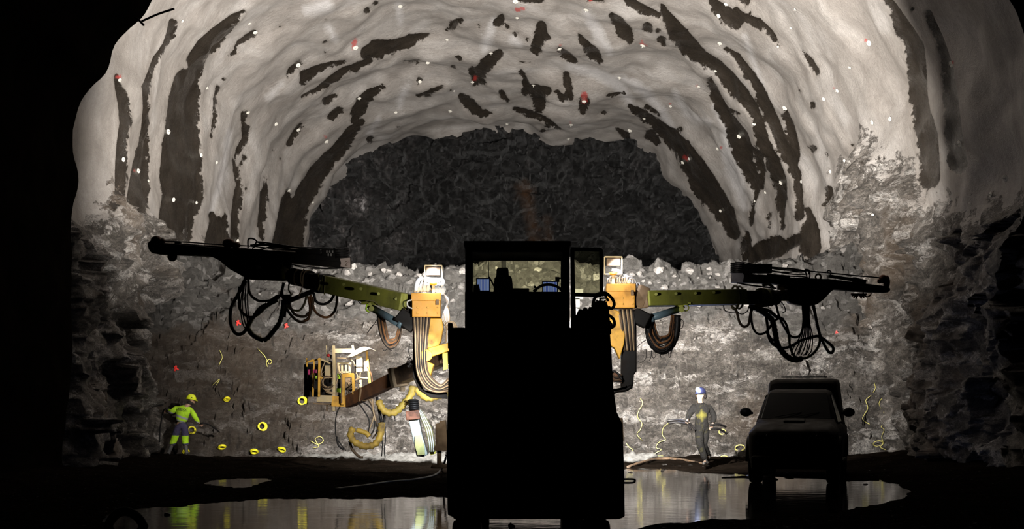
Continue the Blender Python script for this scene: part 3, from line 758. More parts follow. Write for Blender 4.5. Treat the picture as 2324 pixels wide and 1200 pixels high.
# open door seen right of the cab
dr = C0 + .3
def q(px, py): v = W(px, py, dr); return (v.x, v.z)
m = MB()
for a, b in (((1296,565),(1366,567)), ((1364,566),(1365,672)), ((1299,566),(1303,716)), ((1302,668),(1364,670))):
    m.beam(W(*a, dr), W(*b, dr), .045, .03 if a[1] != 566 or a[0] > 1350 else .04, up=(0, 1, 0))
m.beam(W(1299, 566, dr), W(1301, 745, dr), .05, .04, up=(0, 1, 0))
door = m.build('cab_door', M_SOOT, rig)
m = MB(); m.prism([q(1301,570), q(1361,570), q(1362,668), q(1302,668)], dr - .005, dr + .005); m.build('door_glass', M_GLASS, door)
m = MB(); m.tube(PX([(1296,668),(1335,671),(1362,671)], dr - .05), .006, 6, 3); m.build('wiper', M_BLACK, door)

# lamp bars at the front of the rig; added hood cuts the vault beam
x, y, z = LAMP
m = MB()
for s_, e_ in ((-1, .40), (1, .44)): m.box((x + s_ * .50, y + (e_ - .17) / 2, z + .2), (.02, e_ + .17, .7))
m.box((x, y - .17, z + .2), (1.02, .02, .7)); m.beam((x, y - .18, z - .13), (x, y + .42, z + .065), 1.02, .02)
m.build('beam_cut_hood', M_SOOT, rig)  # unseen plates added to cut the beam at the sides and below
m = MB(); m.box((.1, 24.35, 3.2), (.3, .14, .16)); m.beam((.1, 24.3, 2.2), (.1, 24.3, 3.2), .08, .08, up=(0, 1, 0)); m.build('lamp_mast', M_SOOT, rig)
m = MB(); m.box((-.83, 26.9, 2.4), (.14, .12, .14)); m.beam((-.8, 26.88, 2.38), (-.4, 26.85, 2.15), .05, .05); m.build('lamp_bracket', M_SOOT, rig)  # housing for the added basket fill
m = MB(); m.beam((.25, 32.25, 2.2), (.25, 32.25, 3.0), .08, .08, up=(0, 1, 0)); m.build('lamp_mast', M_SOOT, rig)
m = MB(); m.beam((-.14, 29.1, 2.15), (-.14, 29.1, 4.3), .08, .08, up=(0, 1, 0))
m.box((.25, 29.12, 4.25), (.75, .14, .13)); m.box((.3, 29.1, 2.3), (.8, .3, .3))
m.build('lamp_mast', M_SOOT, rig)
for bx_, by_, bz in ((.25, 29.2, 4.235), (.1, 24.4, 3.2)):
    MB().cyl((bx_, by_, bz), (bx_, by_ + .045, bz), .065, n=16).build('work_lamp', M_STEEL, rig)

BD = 31.0
def bolt(px, py, d, parent, mat, r=.028, L=.11):
    p = W(px, py, d); MB().cyl(p, p + Vector((0, -L, 0)), r, n=10).build('bolt', mat, parent)
# ---------------- left boom
m = MB()
a, b = W(925, 687, BD + .05), W(738, 644, 33.2)
m.beam(a, b, .34, .33, .32, .34, up=(0, .12, 1))
boomL = m.build('drill_boom', M_OLIVE, rig, bevel=.02)
m = MB(); m.beam(W(745, 645, 33.1), W(682, 630, 33.9), .27, .29); m.beam(W(742, 645, 33.1), W(726, 641, 33.3), .37, .37); m.build('boom_extension', M_BLACK, boomL, bevel=.02)
MB().tube(PX([(722,621),(727,640),(722,659)], 33.0), .018, 8, 4).build('clamp', M_HOSEG, boomL)
MB().tube(PX([(738,625),(737,645),(736,668)], 32.9), .014, 8, 4).build('clamp', M_HOSEG, boomL)
for px_, py_ in ((781,646),(820,656),(860,667),(900,679)): bolt(px_, py_, BD + .85 - (px_ - 781) * .006, boomL, M_OLIVE)
m = MB(); m.cyl(W(843, 698, 31.6), W(908, 735, 31.0), .068, n=20); m.cyl(W(904, 733, 31.0), W(912, 737, 31.0), .078, n=20)
lc = m.build('lift_cylinder', M_BLUEG, boomL)
MB().cyl(W(908, 735, 31.0), W(930, 745, 31.0), .04).build('piston_rod', M_BLACK, boomL)
m = MB(); m.beam(W(832, 688, 31.8), W(862, 690, 31.6), .3, .05); m.cyl(W(843, 700, 31.7), W(843, 700, 31.35), .05); m.beam(W(836, 690, 31.65), W(843, 700, 31.65), .25, .1); m.build('cylinder_bracket', M_OLIVE, boomL)
MB().tube(PX([(833,690),(831,702),(838,708)], 31.4), .017, 8, 4).build('hose', M_LIME, boomL)
MB().tube(PX([(828,684),(845,682),(860,692),(866,697)], 31.4), .01, 8, 4).build('hose', M_HOSEG, boomL)
m = MB(); m.beam(W(905, 712, BD + .1), W(942, 742, BD + .1), .34, .28); m.box(W(925, 715, BD + .2), (.2, .3, .5)); m.build('boom_foot', M_BLACK, boomL, bevel=.02)
# rotation unit and cradle
m = MB(); m.cyl(W(690, 632, 33.7), W(664, 627, 33.9), .17, n=24); m.cyl(W(702, 635, 33.6), W(697, 634, 33.7), .19, n=24); m.build('rotation_unit', M_BLACK, boomL)
for pts in ([(676,611),(668,620),(667,640),(672,645)], [(690,610),(683,622),(683,640),(688,648)], [(703,613),(694,615),(688,626),(686,650),(678,672)]):
    MB().tube(PX(pts, 33.5), .013, 8, 5).build('hose', M_HOSET, boomL)
m = MB(); m.beam(W(652, 684, 33.8), W(712, 660, 33.8), .12, .09); m.box(W(652, 680, 33.8), (.15, .15, .2)); m.build('hose_support', M_BLACK, boomL)
# feed
FD = 34.0
m = px_prism([(341,556),(350,551),(372,552),(494,563),(560,564),(640,571),(797,583),(797,607),(770,608),(665,598),(660,613),(658,634),(645,637),(567,634),(553,628),(524,612),(500,592),(480,582),(362,577),(346,574),(339,566)], FD, FD - .12, FD + .14)
feedL = m.build('feed_beam', M_BLACK, rig, bevel=.012)
m = px_prism([(773,588),(796,586),(797,609),(786,608),(774,606),(776,598)], FD, FD - .16, FD - .11); m.build('end_plate', M_PALE, feedL)
MB().tube(PX([(783.2,595.5),(784.5,593.6),(787,593.6),(788.2,595.8),(786.5,598.6),(783.4,601.8),(783.6,602.2),(788.8,602)], FD - .165), .005, 5, 4).build('painted_number', M_BROWNP, feedL)
px_prism([(643,598),(650,634),(642,634),(641,612)], FD, FD - .15, FD - .125).build('warning_stripe', M_HOSEY if False else plain('bright_yellow_paint', (.85, .75, .03), .5), feedL)
px_prism([(645,605),(658,612),(658,634),(650,634)], FD, FD - .14, FD - .12).build('cover_plate', M_CREAM, feedL)
MB().tube(PX([(352,546),(420,549),(500,555),(565,558),(640,566),(720,572)], FD - .02), .012, 8, 4).build('drill_rod', M_BLACK, feedL)
m = MB(); m.beam(W(400, 555, FD), W(515, 564, FD), .07, .06); m.box(W(404, 555, FD), (.12, .1, .1)); m.build('carriage', M_BLACK, feedL)
m = MB(); m.ball(W(355, 546, FD), .12, .1, .10); m.ball(W(368, 548, FD), .07); m.ball(W(346, 556, FD), .1); m.build('centralizer_head', M_RUST, feedL)
m = MB(); m.cyl(W(391, 582, FD - .08), W(391, 582, FD + .08), .10, n=22); m.cyl(W(391, 582, FD - .09), W(391, 582, FD + .09), .03); m.build('sheave', M_RUST, feedL)
m = MB(); m.ball(W(519, 552, FD), .13, .1, .10); m.ball(W(535, 556, FD), .1, .1, .07); m.build('middle_centralizer', M_RUST, feedL)
for i in range(7):
    m = MB(); c = W(775, 564 + i * 3.6, FD); m.ring(c, .20 - .003 * i, .013, (0, 0, 1), 30, 7, 1, .8); m.build('hose_reel', M_HOSE, feedL)
m = MB(); m.box(W(747, 574, FD), (.28, .25, .15)); m.box(W(700, 573, FD), (.5, .2, .12)); m.beam(W(640, 578, FD), W(790, 592, FD), .25, .1); m.build('rock_drill', M_BLACK, feedL, bevel=.01)
for i in range(5):
    MB().box(W(742 + i * 3.2, 571 + (i % 2) * 7, FD - .15), (.03, .03, .05)).build('fitting', M_STEEL, feedL)
for pts in ([(563,562),(563,545),(568,541),(578,543),(590,551),(640,562),(720,574)], [(577,560),(580,552),(590,549),(640,556),(700,566),(740,570)], [(572,563),(590,556),(640,561),(690,573),(745,577)], [(590,566),(620,560),(660,566),(705,577)], [(568,556),(600,554),(650,560),(700,562),(760,565)]):
    MB().tube(PX(pts, FD - .08), .016, 8, 5).build('hose', M_HOSE, feedL)
for pts in ([(661,600),(700,605),(740,608),(796,607)], [(668,603),(700,608),(740,610),(780,608)]):
    MB().tube(PX(pts, FD - .1), .010, 8, 4).build('hose', M_HOSE, feedL)
px_prism([(583,608),(584,604),(589,603),(595,607),(594,611),(584,611)], FD, FD - .135, FD - .12).build('name_plate', M_WHITE, feedL)
LH = [([(558,630),(542,665),(525,697),(523,730),(532,753),(544,758),(556,751),(567,730),(584,711),(607,693),(630,681)], .036, M_HOSE, 0),
      ([(563,632),(567,665),(584,681),(602,683),(621,679),(635,672),(644,641)], .027, M_HOSEB, 0),
      ([(544,651),(542,679),(546,704),(563,718),(577,718),(593,707),(609,688),(628,672),(642,674),(647,693),(663,718),(682,730),(698,723),(707,702),(712,674)], .028, M_HOSEB, .03),
      ([(572,722),(563,740),(565,748),(574,760),(590,769),(598,772)], .05, M_HOSEG, .055),
      ([(598,772),(609,765),(626,744),(635,730),(642,702),(644,681)], .05, plain('grey_green_sleeve', (.09, .11, .08), .6), .07),
      ([(647,681),(658,700),(679,704),(691,688),(696,669)], .022, M_HOSEG, 0),
      ([(712,665),(717,683),(733,690),(749,683),(759,667)], .028, M_HOSE, 0),
      ([(705,669),(714,704),(731,718),(747,718),(761,702),(766,669)], .025, M_HOSER, .03),
      ([(559,637),(556,680),(560,715),(563,745)], .014, M_HOSE, 0), ([(556,640),(550,680),(552,715),(562,750)], .014, M_HOSEB, 0), ([(563,637),(562,690),(566,735)], .014, M_HOSE, 0), ([(553,640),(546,690),(550,730),(560,752)], .012, M_HOSE, 0),
      ([(700,672),(704,700),(700,722),(690,728)], .03, M_HOSER, .03), ([(644,641),(640,665),(648,682),(646,720)], .03, M_HOSE, 0), ([(646,684),(643,705),(636,728)], .022, M_HOSE, 0),
      ([(656,690),(668,712),(690,718),(702,708)], .028, M_HOSEB, .03), ([(658,634),(655,655),(662,670)], .016, M_HOSEG, 0), ([(578,716),(590,700),(606,690)], .045, M_HOSEB, .05), ([(810,678),(818,688),(832,690)], .01, M_HOSE, 0)]
for pts, r, mt, rg_ in LH:
    MB().tube(PX(pts, 33.8), r, 8, 6, ring=rg_ or None, amp=.1).build('hose', mt, feedL)
# hose loop hanging from the left boom
rnd = random.Random(5)
for i in range(9):
    o = i * 2.6
    pts = [(856 + o * .7, 708 + o * .3, 31.6), (860 + o * .8, 745, 31.4), (868 + o * .6, 772 - o * .4, 31.3), (883 + rnd.uniform(-2, 2), 790 - o * .9, 31.3), (898 + rnd.uniform(-2, 2), 784 - o * .8, 31.3), (908 - o * .3, 765 - o * .5, 31.4), (912 - o * .2, 735, 31.5)]
    MB().tube(PX(pts, BD), .017 + .006 * (i % 2), 7, 5).build('hose', (M_HOSE, M_HOSEB, M_HOSER)[i % 3], boomL)
for pts in ([(858,722),(845,740),(834,755)], [(855,735),(844,740),(834,756)], [(868,790),(872,796),(880,792),(890,796)]):
    MB().tube(PX(pts, BD + .3), .007, 6, 4).build('hose', M_HOSE, boomL)

# ---------------- swivel boxes with lamp frames, both sides
def swivel(x0, y0, x1, y1, fx0, fy0, fx1, fy1, side):
    d = BD - .25
    a, b = W(x0, y0, d), W(x1, y1, d); cxm = (a.x + b.x) / 2; czm = (a.z + b.z) / 2; wd = b.x - a.x; ht = a.z - b.z
    m = MB(); m.box((cxm, d + .28, czm), (wd, .5, ht))
    bx = m.build('control_box', M_ORANGE, rig, bevel=.012)
    lid = a.z - ht * .33
    m = MB(); m.box((cxm, d + .02, (a.z + lid) / 2 + .003), (wd + .03, .06, a.z - lid)); m.build('box_lid', M_ORANGE, bx, bevel=.01)
    for i in range(3):
        for j in range(2):
            p = Vector((a.x + wd * (.2 + .36 * i), d + .03, a.z - ht * (.60 + .24 * j)))
            MB().cyl(p, p + Vector((0, -.035, 0)), .014, n=8).build('bolt', M_YEL, bx)
    MB().box((b.x - .05, d - .02, lid - .02), (.05, .03, .10)).build('latch', M_BROWNP, bx)
    # lamp frame on top
    fd = d + .15
    m = MB()
    for p, q_ in (((fx0, fy0), (fx1, fy0)), ((fx1, fy0), (fx1, fy1)), ((fx1, fy1), (fx0, fy1)), ((fx0, fy1), (fx0, fy0))):
        m.beam(W(*p, fd), W(*q_, fd), .10, .022, up=(0, .02, 1) if p[1] == q_[1] else (1, .02, 0))
    m.beam(W((fx0 + fx1) / 2, fy1, fd), W((fx0 + fx1) / 2, y0 + 2, fd), .05, .05, up=(0, 1, 0))
    fr = m.build('lamp_frame', M_CREAM, bx)
    m = MB(); c = W((fx0 + fx1) / 2, fy0 + (fy1 - fy0) * .3, fd + .05); m.box(c, ((fx1 - fx0) / F * d * .78, .10, (fy1 - fy0) / F * d * .42)); m.build('work_lamp', M_BROWNP, bx)
    m = MB(); c = W((fx0 + fx1) / 2, fy1 - 1, fd); m.ball(c, .09, .09, .03); m.build('lamp_bracket', M_YEL, bx)
    return bx, a, b
bL, aL, eL = swivel(935, 665, 999, 719, 964, 603, 1003, 645, -1)
bR, aR, eR = swivel(1378, 644, 1441, 698, 1372, 583, 1411, 622, 1)
# cool lamps over the hose bundles
spot('hose_light_left', W(986, 596, BD - .4), W(982, 665, BD + .1), 120, 75, .6, (.78, .82, 1.0), .03)
spot('hose_light_right', W(1398, 577, BD - .4), W(1408, 645, BD + .1), 90, 75, .6, (.78, .82, 1.0), .03)
rnd = random.Random(9)
for i in range(14):
    x0 = 941 + i * 2.5
    pts = [(x0, 662 - i % 3, BD), (x0 + 3, 650 - (i * 5) % 17, BD - .1), (x0 + 14, 638 - (i * 3) % 9, BD), (x0 + 28, 641 + (i * 7) % 11, BD + .1), (x0 + 36 + i % 4, 655, BD), (1003 + i % 5, 668, BD)]
    MB().tube(PX(pts, BD), .013 + .006 * (i % 3 == 0), 7, 5).build('hose', M_HOSEW, bL)
for pts in ([(943,660),(946,640),(958,632),(980,634),(1003,636),(1004,648)], [(964,636),(985,638),(1002,634),(1006,642),(1000,648)]):
    MB().tube(PX(pts, BD - .1), .035, 8, 5).build('hose', M_HOSEW, bL)
for i in range(10):
    pts = [(999 + i * .8, 655 + i, BD), (1010 + i * .9, 672 + i, BD), (1017 - i * .7, 700, BD + .1), (1020 - i * 1.8, 725, BD), (1014 + (i * 5) % 13, 750, BD), (1012 + (i * 7) % 17, 778, BD)]
    MB().tube(PX(pts, BD), .011, 6, 5).build('hose', M_HOSEW if i % 2 else M_HOSET, bL)
for i in range(4):
    MB().ring(W(1020 + i * 3, 738 + (i % 2) * 5, BD - .05), .07, .01, (.2, 1, .3), 18, 6).build('hose', M_HOSET, bL)
MB().tube(PX([(936,700),(926,695),(925,684),(935,680)], BD - .3), .014, 7, 5).build('hose', M_HOSEW, bL)
for i in range(10):
    x0 = 1378 + i * 5.6
    pts = [(x0, 641, BD), (x0 + 2, 632 - (i * 5) % 9, BD - .1), (x0 + 12, 634 - (i % 3) * 2, BD), (x0 + 14, 643, BD)]
    MB().tube(PX(pts, BD), .012, 7, 5).build('hose', M_HOSEW, bR)
for i in range(3):
    MB().tube(PX([(1388 + 3 * i, 612, BD), (1402 + 3 * i, 616, BD), (1416 + 2 * i, 628, BD), (1428 + i, 643, BD)], BD), .028, 8, 5).build('hose', M_HOSEW, bR)
MB().box(W(1446, 650, BD + .1), (.09, .05, .14)).build('white_tag', M_WHITE, bR)
MB().tube(PX([(1372,650),(1369,660),(1376,668)], BD - .3), .014, 7, 4).build('hose', M_HOSEW, bR)
# lit white sheets on the rig behind the open door
m = MB(); m.box(W(1313, 667, 31), (.17, .02, .19)); m.box(W(1309, 687, 31), (.11, .02, .17)); m.beam(W(1310, 700, 31), W(1290, 745, 31), .06, .06); m.build('white_sheet', M_WHITE, rig)

# ---------------- right boom
m = MB()
a, b = W(1460, 678, BD + .05), W(1683, 674, 33.0)
m.beam(a, b, .32, .285, .32, .29, up=(0, .10, 1))
boomR = m.build('drill_boom', M_OLIVE, rig, bevel=.02)
m = MB(); m.beam(W(1680, 675, 33.0), W(1740, 675, 33.4), .27, .27); m.build('boom_extension', M_BLACK, boomR, bevel=.02)
m = MB(); m.cyl(W(1724, 675, 33.2), W(1737, 675, 33.3), .19, n=28); m.cyl(W(1728, 675, 33.15), W(1730, 675, 33.2), .195, n=28); m.build('rotation_unit', M_OLIVE, boomR)
m = MB(); m.cyl(W(1737, 675, 33.3), W(1762, 675, 33.5), .15, n=24); m.ring(W(1745, 675, 33.35), .16, .02, (1, .2, 0), 24); m.ring(W(1751, 675, 33.4), .16, .02, (1, .2, 0), 24); m.build('rotation_shaft', M_BLACK, boomR)
m = MB(); m.ring(W(1668, 675, 32.9), .21, .022, (1, .3, 0), 22, 8, 1, 1.1); m.ring(W(1678, 675, 33.0), .20, .018, (1, .3, 0), 22, 8, 1, 1.1); m.build('clamp', M_HOSEG, boomR)
for px_, py_ in ((1488,668),(1533,667),(1577,666),(1619,664)): bolt(px_, py_, BD + .05 + (px_ - 1488) * .0085, boomR, M_OLIVE)
m = MB(); m.beam(W(1440, 668, BD + .05), W(1462, 678, BD + .1), .3, .40); m.beam(W(1448, 640 + 20, BD), W(1455, 700, BD), .1, .3); m.build('boom_foot', M_BROWNP, boomR, bevel=.02)
m = MB(); m.cyl(W(1478, 721, 31.2), W(1538, 702, 31.6), .068, n=20); m.cyl(W(1476, 722, 31.2), W(1482, 720, 31.2), .08, n=20); m.build('lift_cylinder', M_BLUEG, boomR)
MB().cyl(W(1478, 721, 31.2), W(1446, 728, 31.0), .045).build('piston_rod', M_BLACK, boomR)
m = MB(); m.beam(W(1528, 691, 31.8), W(1566, 690, 31.8), .3, .05); m.cyl(W(1547, 702, 31.8), W(1547, 702, 31.4), .055); m.beam(W(1540, 692, 31.7), W(1548, 703, 31.7), .25, .12); m.ring(W(1556, 698, 31.5), .06, .013, (0, 1, 0), 18, 7); m.build('cylinder_bracket', plain('lime_green_paint', (.40, .42, .05), .5), boomR)
m = MB(); m.beam(W(1435, 712, BD + .1), W(1470, 730, BD + .1), .3, .28); m.build('boom_knuckle', M_BLACK, boomR, bevel=.02)
# hose loop under the right boom
rnd = random.Random(6)
m = MB(); m.tube(PX([(1474,726),(1471,752),(1478,778),(1492,793),(1506,797),(1521,788),(1532,768),(1537,745),(1538,715)], 31.3), .062, 12, 6, ring=.09, amp=.08)
m.build('hose_bundle', M_HOSE, boomR)
for i in range(9):
    o = i * 3.0
    pts = [(1468 + o * .6, 722, 31.4), (1466 + o, 755, 31.2 + .03 * i), (1480 + o * .8, 784 - o * .7, 31.2), (1502 + rnd.uniform(-3, 3), 798 - o * 1.4, 31.2), (1524 - o * .3, 782 - o * .9, 31.2), (1533 - o * .5, 752 - o * .3, 31.3), (1535 - o * .4, 715, 31.4)]
    MB().tube(PX(pts, BD), .013 + .004 * (i % 3), 7, 5).build('hose', (M_HOSE, M_HOSE, M_HOSER)[i % 3], boomR)
for i, pts in enumerate(([(1479,795),(1478,808),(1474,818)], [(1486,797),(1489,806),(1482,812),(1478,796)], [(1499,798),(1500,812)], [(1516,794),(1520,812),(1526,790)], [(1524,784),(1522,803)], [(1541,720),(1551,730),(1548,744),(1540,744)], [(1470,770),(1458,776),(1447,786)], [(1467,792),(1466,812),(1456,822),(1447,820)])):
    MB().tube(PX(pts, 31.2), .006, 6, 4).build('cable_tie', M_HOSE, boomR)
# right feed
m = px_prism([(1661,621),(1747,627),(1760,629),(1880,634),(2008,650),(2017,655),(2017,660),(2012,664),(1960,663),(1890,657),(1881,665),(1868,679),(1852,691),(1838,694),(1812,693),(1788,687),(1784,672),(1783,648),(1748,644),(1660,641)], FD, FD - .14, FD + .12)
feedR = m.build('feed_beam', M_BLACK, rig, bevel=.012)
px_prism([(1658,621),(1683,621),(1686,627),(1683,642),(1659,641)], FD, FD - .18, FD - .13).build('end_plate', metal('grey_lilac_plate', (.40, .37, .40), .6, 0, .2), feedR)
px_prism([(1762,661),(1785,659),(1786,684),(1764,684)], FD, FD - .22, FD - .15).build('cover_plate', metal('worn_yellow_plate', (.60, .48, .13), .6, 0, .35, (.15, .1, .05), 9), feedR)
m = MB(); m.box(W(1776, 652, FD - .1), (.2, .15, .1)); m.cyl(W(1776, 655, FD - .25), W(1776, 655, FD - .1), .05); m.build('clamp', M_CREAM, feedR)
MB().tube(PX([(1700,614),(1746,609),(1800,612),(1880,619),(1950,626),(2014,631)], FD - .02), .013, 8, 4).build('drill_rod', M_BLACK, feedR)
m = MB(); m.beam(W(1880, 626, FD), W(1945, 636, FD), .07, .06); m.beam(W(1935, 634, FD), W(1965, 640, FD), .08, .09); m.build('carriage', M_BLACK, feedR)
m = MB(); m.ball(W(2004, 633, FD), .09, .1, .09); m.ball(W(2012, 640, FD), .07, .1, .14); m.ball(W(1996, 638, FD), .05); m.build('centralizer_head', metal('orange_red_steel', (.42, .13, .05), .6, 0, .3), feedR)
m = MB(); c = W(1949, 667, FD)
for i in range(9):
    t_ = math.pi + math.pi * i / 8; m.beam(c, c + Vector((math.cos(t_) * .16, 0, math.sin(t_) * .10)), .03, .03)
m.ring(W(1968, 664, FD), .08, .014, (0, 1, 0), 20, 7, .6); m.build('sprocket', M_RED if False else metal('red_oxide_steel', (.5, .10, .05), .6, 0, .2), feedR)
MB().ring(W(1857, 628, FD - .05), .055, .018, (0, 1, 0), 20, 8).build('guide_eye', M_CREAM, feedR)
for i in range(6):
    MB().ring(W(1674, 598 + i * 4, FD), .17, .013, (0, 0, 1), 28, 7, 1, .8).build('hose_reel', M_HOSE, feedR)
m = MB(); m.box(W(1716, 610, FD), (.62, .22, .18)); m.box(W(1690, 617, FD), (.3, .2, .12)); m.beam(W(1680, 628, FD), W(1790, 634, FD), .25, .12); m.build('rock_drill', M_BLACK, feedR, bevel=.01)
for pts in ([(1668,595),(1690,596),(1720,602),(1760,610),(1830,616)], [(1740,612),(1780,618),(1830,614),(1836,622)], [(1700,605),(1760,616),(1800,622),(1830,622)], [(1740,622),(1790,626),(1825,628),(1838,632)], [(1826,611),(1836,613),(1838,624),(1836,636)], [(1876,618),(1880,614),(1886,617),(1884,628)], [(1700,600),(1750,606),(1800,610),(1826,616),(1832,630)]):
    MB().tube(PX(pts, FD - .1), .014, 8, 5).build('hose', M_HOSE, feedR)
for i in range(4): MB().beam(W(1806, 613 + i * 5, FD - .2), W(1820, 613 + i * 5, FD - .2), .02, .012).build('fitting', M_STEEL, feedR)
MB().tube(PX([(1672,642),(1710,648),(1762,654)], FD - .1), .016, 8, 4).build('hose', M_HOSE, feedR)
MB().tube(PX([(1730,647),(1745,645),(1755,652)], FD - .3), .03, 8, 4).build('hose', M_HOSEG, feedR)
px_prism([(1808,676),(1814,674),(1816,680),(1810,682)], FD, FD - .155, FD - .14).build('name_plate', M_CREAM, feedR)
RH = [([(1700,692),(1722,702),(1740,714),(1753,728),(1760,758),(1765,782),(1783,806),(1802,816),(1821,813)], .058, M_HOSE, .08),
      ([(1741,754),(1751,777),(1772,789),(1793,786),(1818,772),(1842,765),(1858,763),(1877,775),(1891,789),(1888,800),(1879,796),(1865,770),(1856,742),(1846,690)], .03, M_HOSE, .045),
      ([(1769,719),(1783,733),(1790,758),(1793,784),(1802,807),(1821,813),(1842,805),(1858,784),(1860,761),(1851,719),(1844,690)], .026, M_HOSEG, .04),
      ([(1704,692),(1706,730),(1713,751),(1725,758),(1741,751),(1755,730),(1769,721)], .024, M_HOSE, 0),
      ([(1660,696),(1671,705),(1678,730),(1688,741),(1699,735),(1703,712),(1708,700)], .026, M_HOSEB, .035),
      ([(1760,686),(1769,719),(1783,747),(1793,761),(1807,765),(1818,756),(1823,733),(1826,690)], .024, M_HOSE, 0),
      ([(1642,692),(1645,704),(1655,708),(1668,708)], .01, M_HOSE, 0), ([(1665,696),(1680,712),(1694,708),(1700,696)], .01, M_HOSE, 0),
      ([(1772,684),(1780,695),(1782,706),(1775,710)], .01, M_HOSE, 0), ([(1725,700),(1745,705),(1762,718),(1778,725)], .035, M_HOSE, 0), ([(1738,712),(1742,740),(1744,760),(1755,775)], .03, M_HOSEB, .04)]
for i in range(8):
    RH.append(([(1820 + i * 2.4, 688), (1822 + i * 2.2, 730), (1816 + i * 4, 762), (1800 + i * 6, 790 + (i % 3) * 4), (1796 + i * 5.4, 806)], .012, M_HOSE, 0))
for pts, r, mt, rg_ in RH:
    MB().tube(PX(pts, 33.7), r, 8, 6, ring=rg_ or None, amp=.1).build('hose', mt, feedR)

# ---------------- posts under the boxes
m = px_prism([(974,722),(1003,722),(1006,745),(1000,775),(992,790),(970,790),(962,806),(970,820),(985,826),(975,860),(962,880),(968,800),(962,780)], BD, BD - .05, BD + .35)
postL = m.build('boom_post', M_YEL, rig, bevel=.015)
m = MB(); m.beam(W(975, 800, BD - .05), W(1060, 775, BD - .05), .16, .17, .2, .13); m.cyl(W(968, 806, BD - .2), W(968, 806, BD + .2), .11, n=20); m.build('link_arm', M_YEL, postL, bevel=.01)
px_prism([(1003,792),(1015,790),(1016,836),(1006,840)], BD, BD + .1, BD + .2).build('cover_plate', plain('bright_yellow_plate', (.8, .66, .03), .5), postL)
m = px_prism([(936,722),(952,722),(948,780),(946,850),(960,884),(990,892),(1015,890),(1015,905),(975,902),(950,885),(936,855)], BD, BD + .1, BD + .3); m.build('bracket', M_BLACK, postL, bevel=.01)
for i in range(16):
    o = i * 2.2
    pts = [(938 + o * 1.15, 718, BD - .1), (941 + o * .9, 760, BD - .16), (943 + o * .75, 810, BD - .18 - .01 * (i % 3)), (948 + o * .7, 850 - o * .2, BD - .15), (965 + o * .6, 880 - o * .55, BD - .12), (992 + o * .3, 890 - o * .5, BD - .1), (1018, 888 - o * .9, BD - .1)]
    MB().tube(PX(pts, BD), .013 + .004 * (i % 2), 7, 5).build('hose', (M_HOSEB, M_HOSET, M_HOSE)[i % 3], postL)
for i in range(5):
    MB().ring(W(928 + (i % 2) * 3, 811 + i * 5, BD - .05), .035, .007, (.3, .4, 1), 16, 6).build('cable_coil', M_HOSE, postL)
MB().tube(PX([(930,780),(927,795),(930,808)], BD), .008, 6, 4).build('cable', M_HOSE, postL)
m = px_prism([(1386,700),(1404,706),(1412,735),(1418,760),(1416,780),(1410,800),(1406,815),(1395,790),(1380,780),(1378,700)], BD, BD - .05, BD + .3)
postR = m.build('boom_post', M_YEL, rig, bevel=.015)
m = px_prism([(1404,708),(1445,702),(1446,770),(1446,842),(1440,850),(1438,876),(1428,884),(1411,880),(1412,800),(1414,760)], BD, BD + .1, BD + .4); m.build('bracket', M_BLACK, postR, bevel=.02)
m = px_prism([(1386,842),(1411,850),(1412,868),(1386,866)], BD, BD, BD + .2); m.build('lower_link', M_RUST, postR)
for i in range(12):
    o = i * 3.1
    pts = [(1403 + o, 702, BD - .02), (1408 + o * .95, 735, BD - .06), (1413 + o * .85, 770 + (i % 3) * 4, BD + .02), (1416 + o * .8, 795, BD + .08)]
    MB().tube(PX(pts, BD), .012 + .005 * (i % 2), 7, 5).build('hose', (M_HOSET, M_HOSEB, M_HOSE)[i % 3], postR)
for i in range(4):
    MB().tube(PX([(1386, 846 + i * 5), (1398, 854 + i * 4), (1411, 850 + i * 5)], BD - .02), .012, 7, 4).build('hose', (M_HOSEB, M_HOSE)[i % 2], postR)
MB().tube(PX([(1386,846),(1395,842),(1406,852),(1412,862)], BD - .05), .02, 7, 4).build('hose', M_HOSE, postR)
m = MB(); m.tube(PX([(1384,894),(1400,886),(1418,884),(1434,876)], BD), .04, 8, 4); m.build('lower_bar', M_BLACK, postR)

# ---------------- basket boom and basket
KD = 35.5
m = MB(); a, b = W(792, 911, KD), W(905, 855, 34.0); m.beam(a, b, .24, .25, .24, .27, up=(0, -.2, 1)); 
bboom = m.build('basket_boom', M_RUST, rig, bevel=.015)
m = MB(); m.beam(W(902, 857, 34.05), W(1010, 805, 32.5), .29, .33, .29, .33, up=(0, -.2, 1)); m.build('outer_tube', metal('brown_scuffed_steel', (.20, .12, .07), .45, .3, .4, (.06, .04, .025), 5), bboom, bevel=.015)
m = MB(); m.beam(W(900, 857, 34.0), W(907, 854, 33.9), .36, .40, up=(0, -.2, 1)); m.cyl(W(913, 878, 33.8), W(913, 888, 33.8), .06); m.build('collar', M_BROWNP, bboom, bevel=.01)
m = MB(); m.beam(W(828, 892, 35.0), W(830, 895, 34.95), .27, .29, up=(0, -.2, 1)); m.build('weld_band', M_BROWNP, bboom)
basket = tag(empty('work_basket', W(760, 915, KD) - rig.location, parent=rig))
def bq(x): return x
def px_beam(name, pts, mat, th=.06, d=KD, par=basket, dep=.06):
    m = MB()
    for (x0, y0, x1, y1, wpx) in pts:
        m.beam(W(x0, y0, d), W(x1, y1, d), dep, wpx / F * d, up=(0, .01, 1) if abs(x1 - x0) > abs(y1 - y0) else (1, .01, 0))
    return m.build(name, mat, par, bevel=.004)
px_beam('floor_beam', [(722,904,757,905,15)], M_CREAM, dep=.5)
px_beam('mount_bracket', [(754,910,785,911,24)], M_YEL, dep=.3, d=KD - .1)
px_beam('mast', [(757,784,759,840,6),(759,838,758,932,6)], M_CREAM, dep=.12, d=KD - .15)
px_beam('top_beam', [(760,796,803,796,10)], M_CREAM, dep=.15, d=KD - .1)
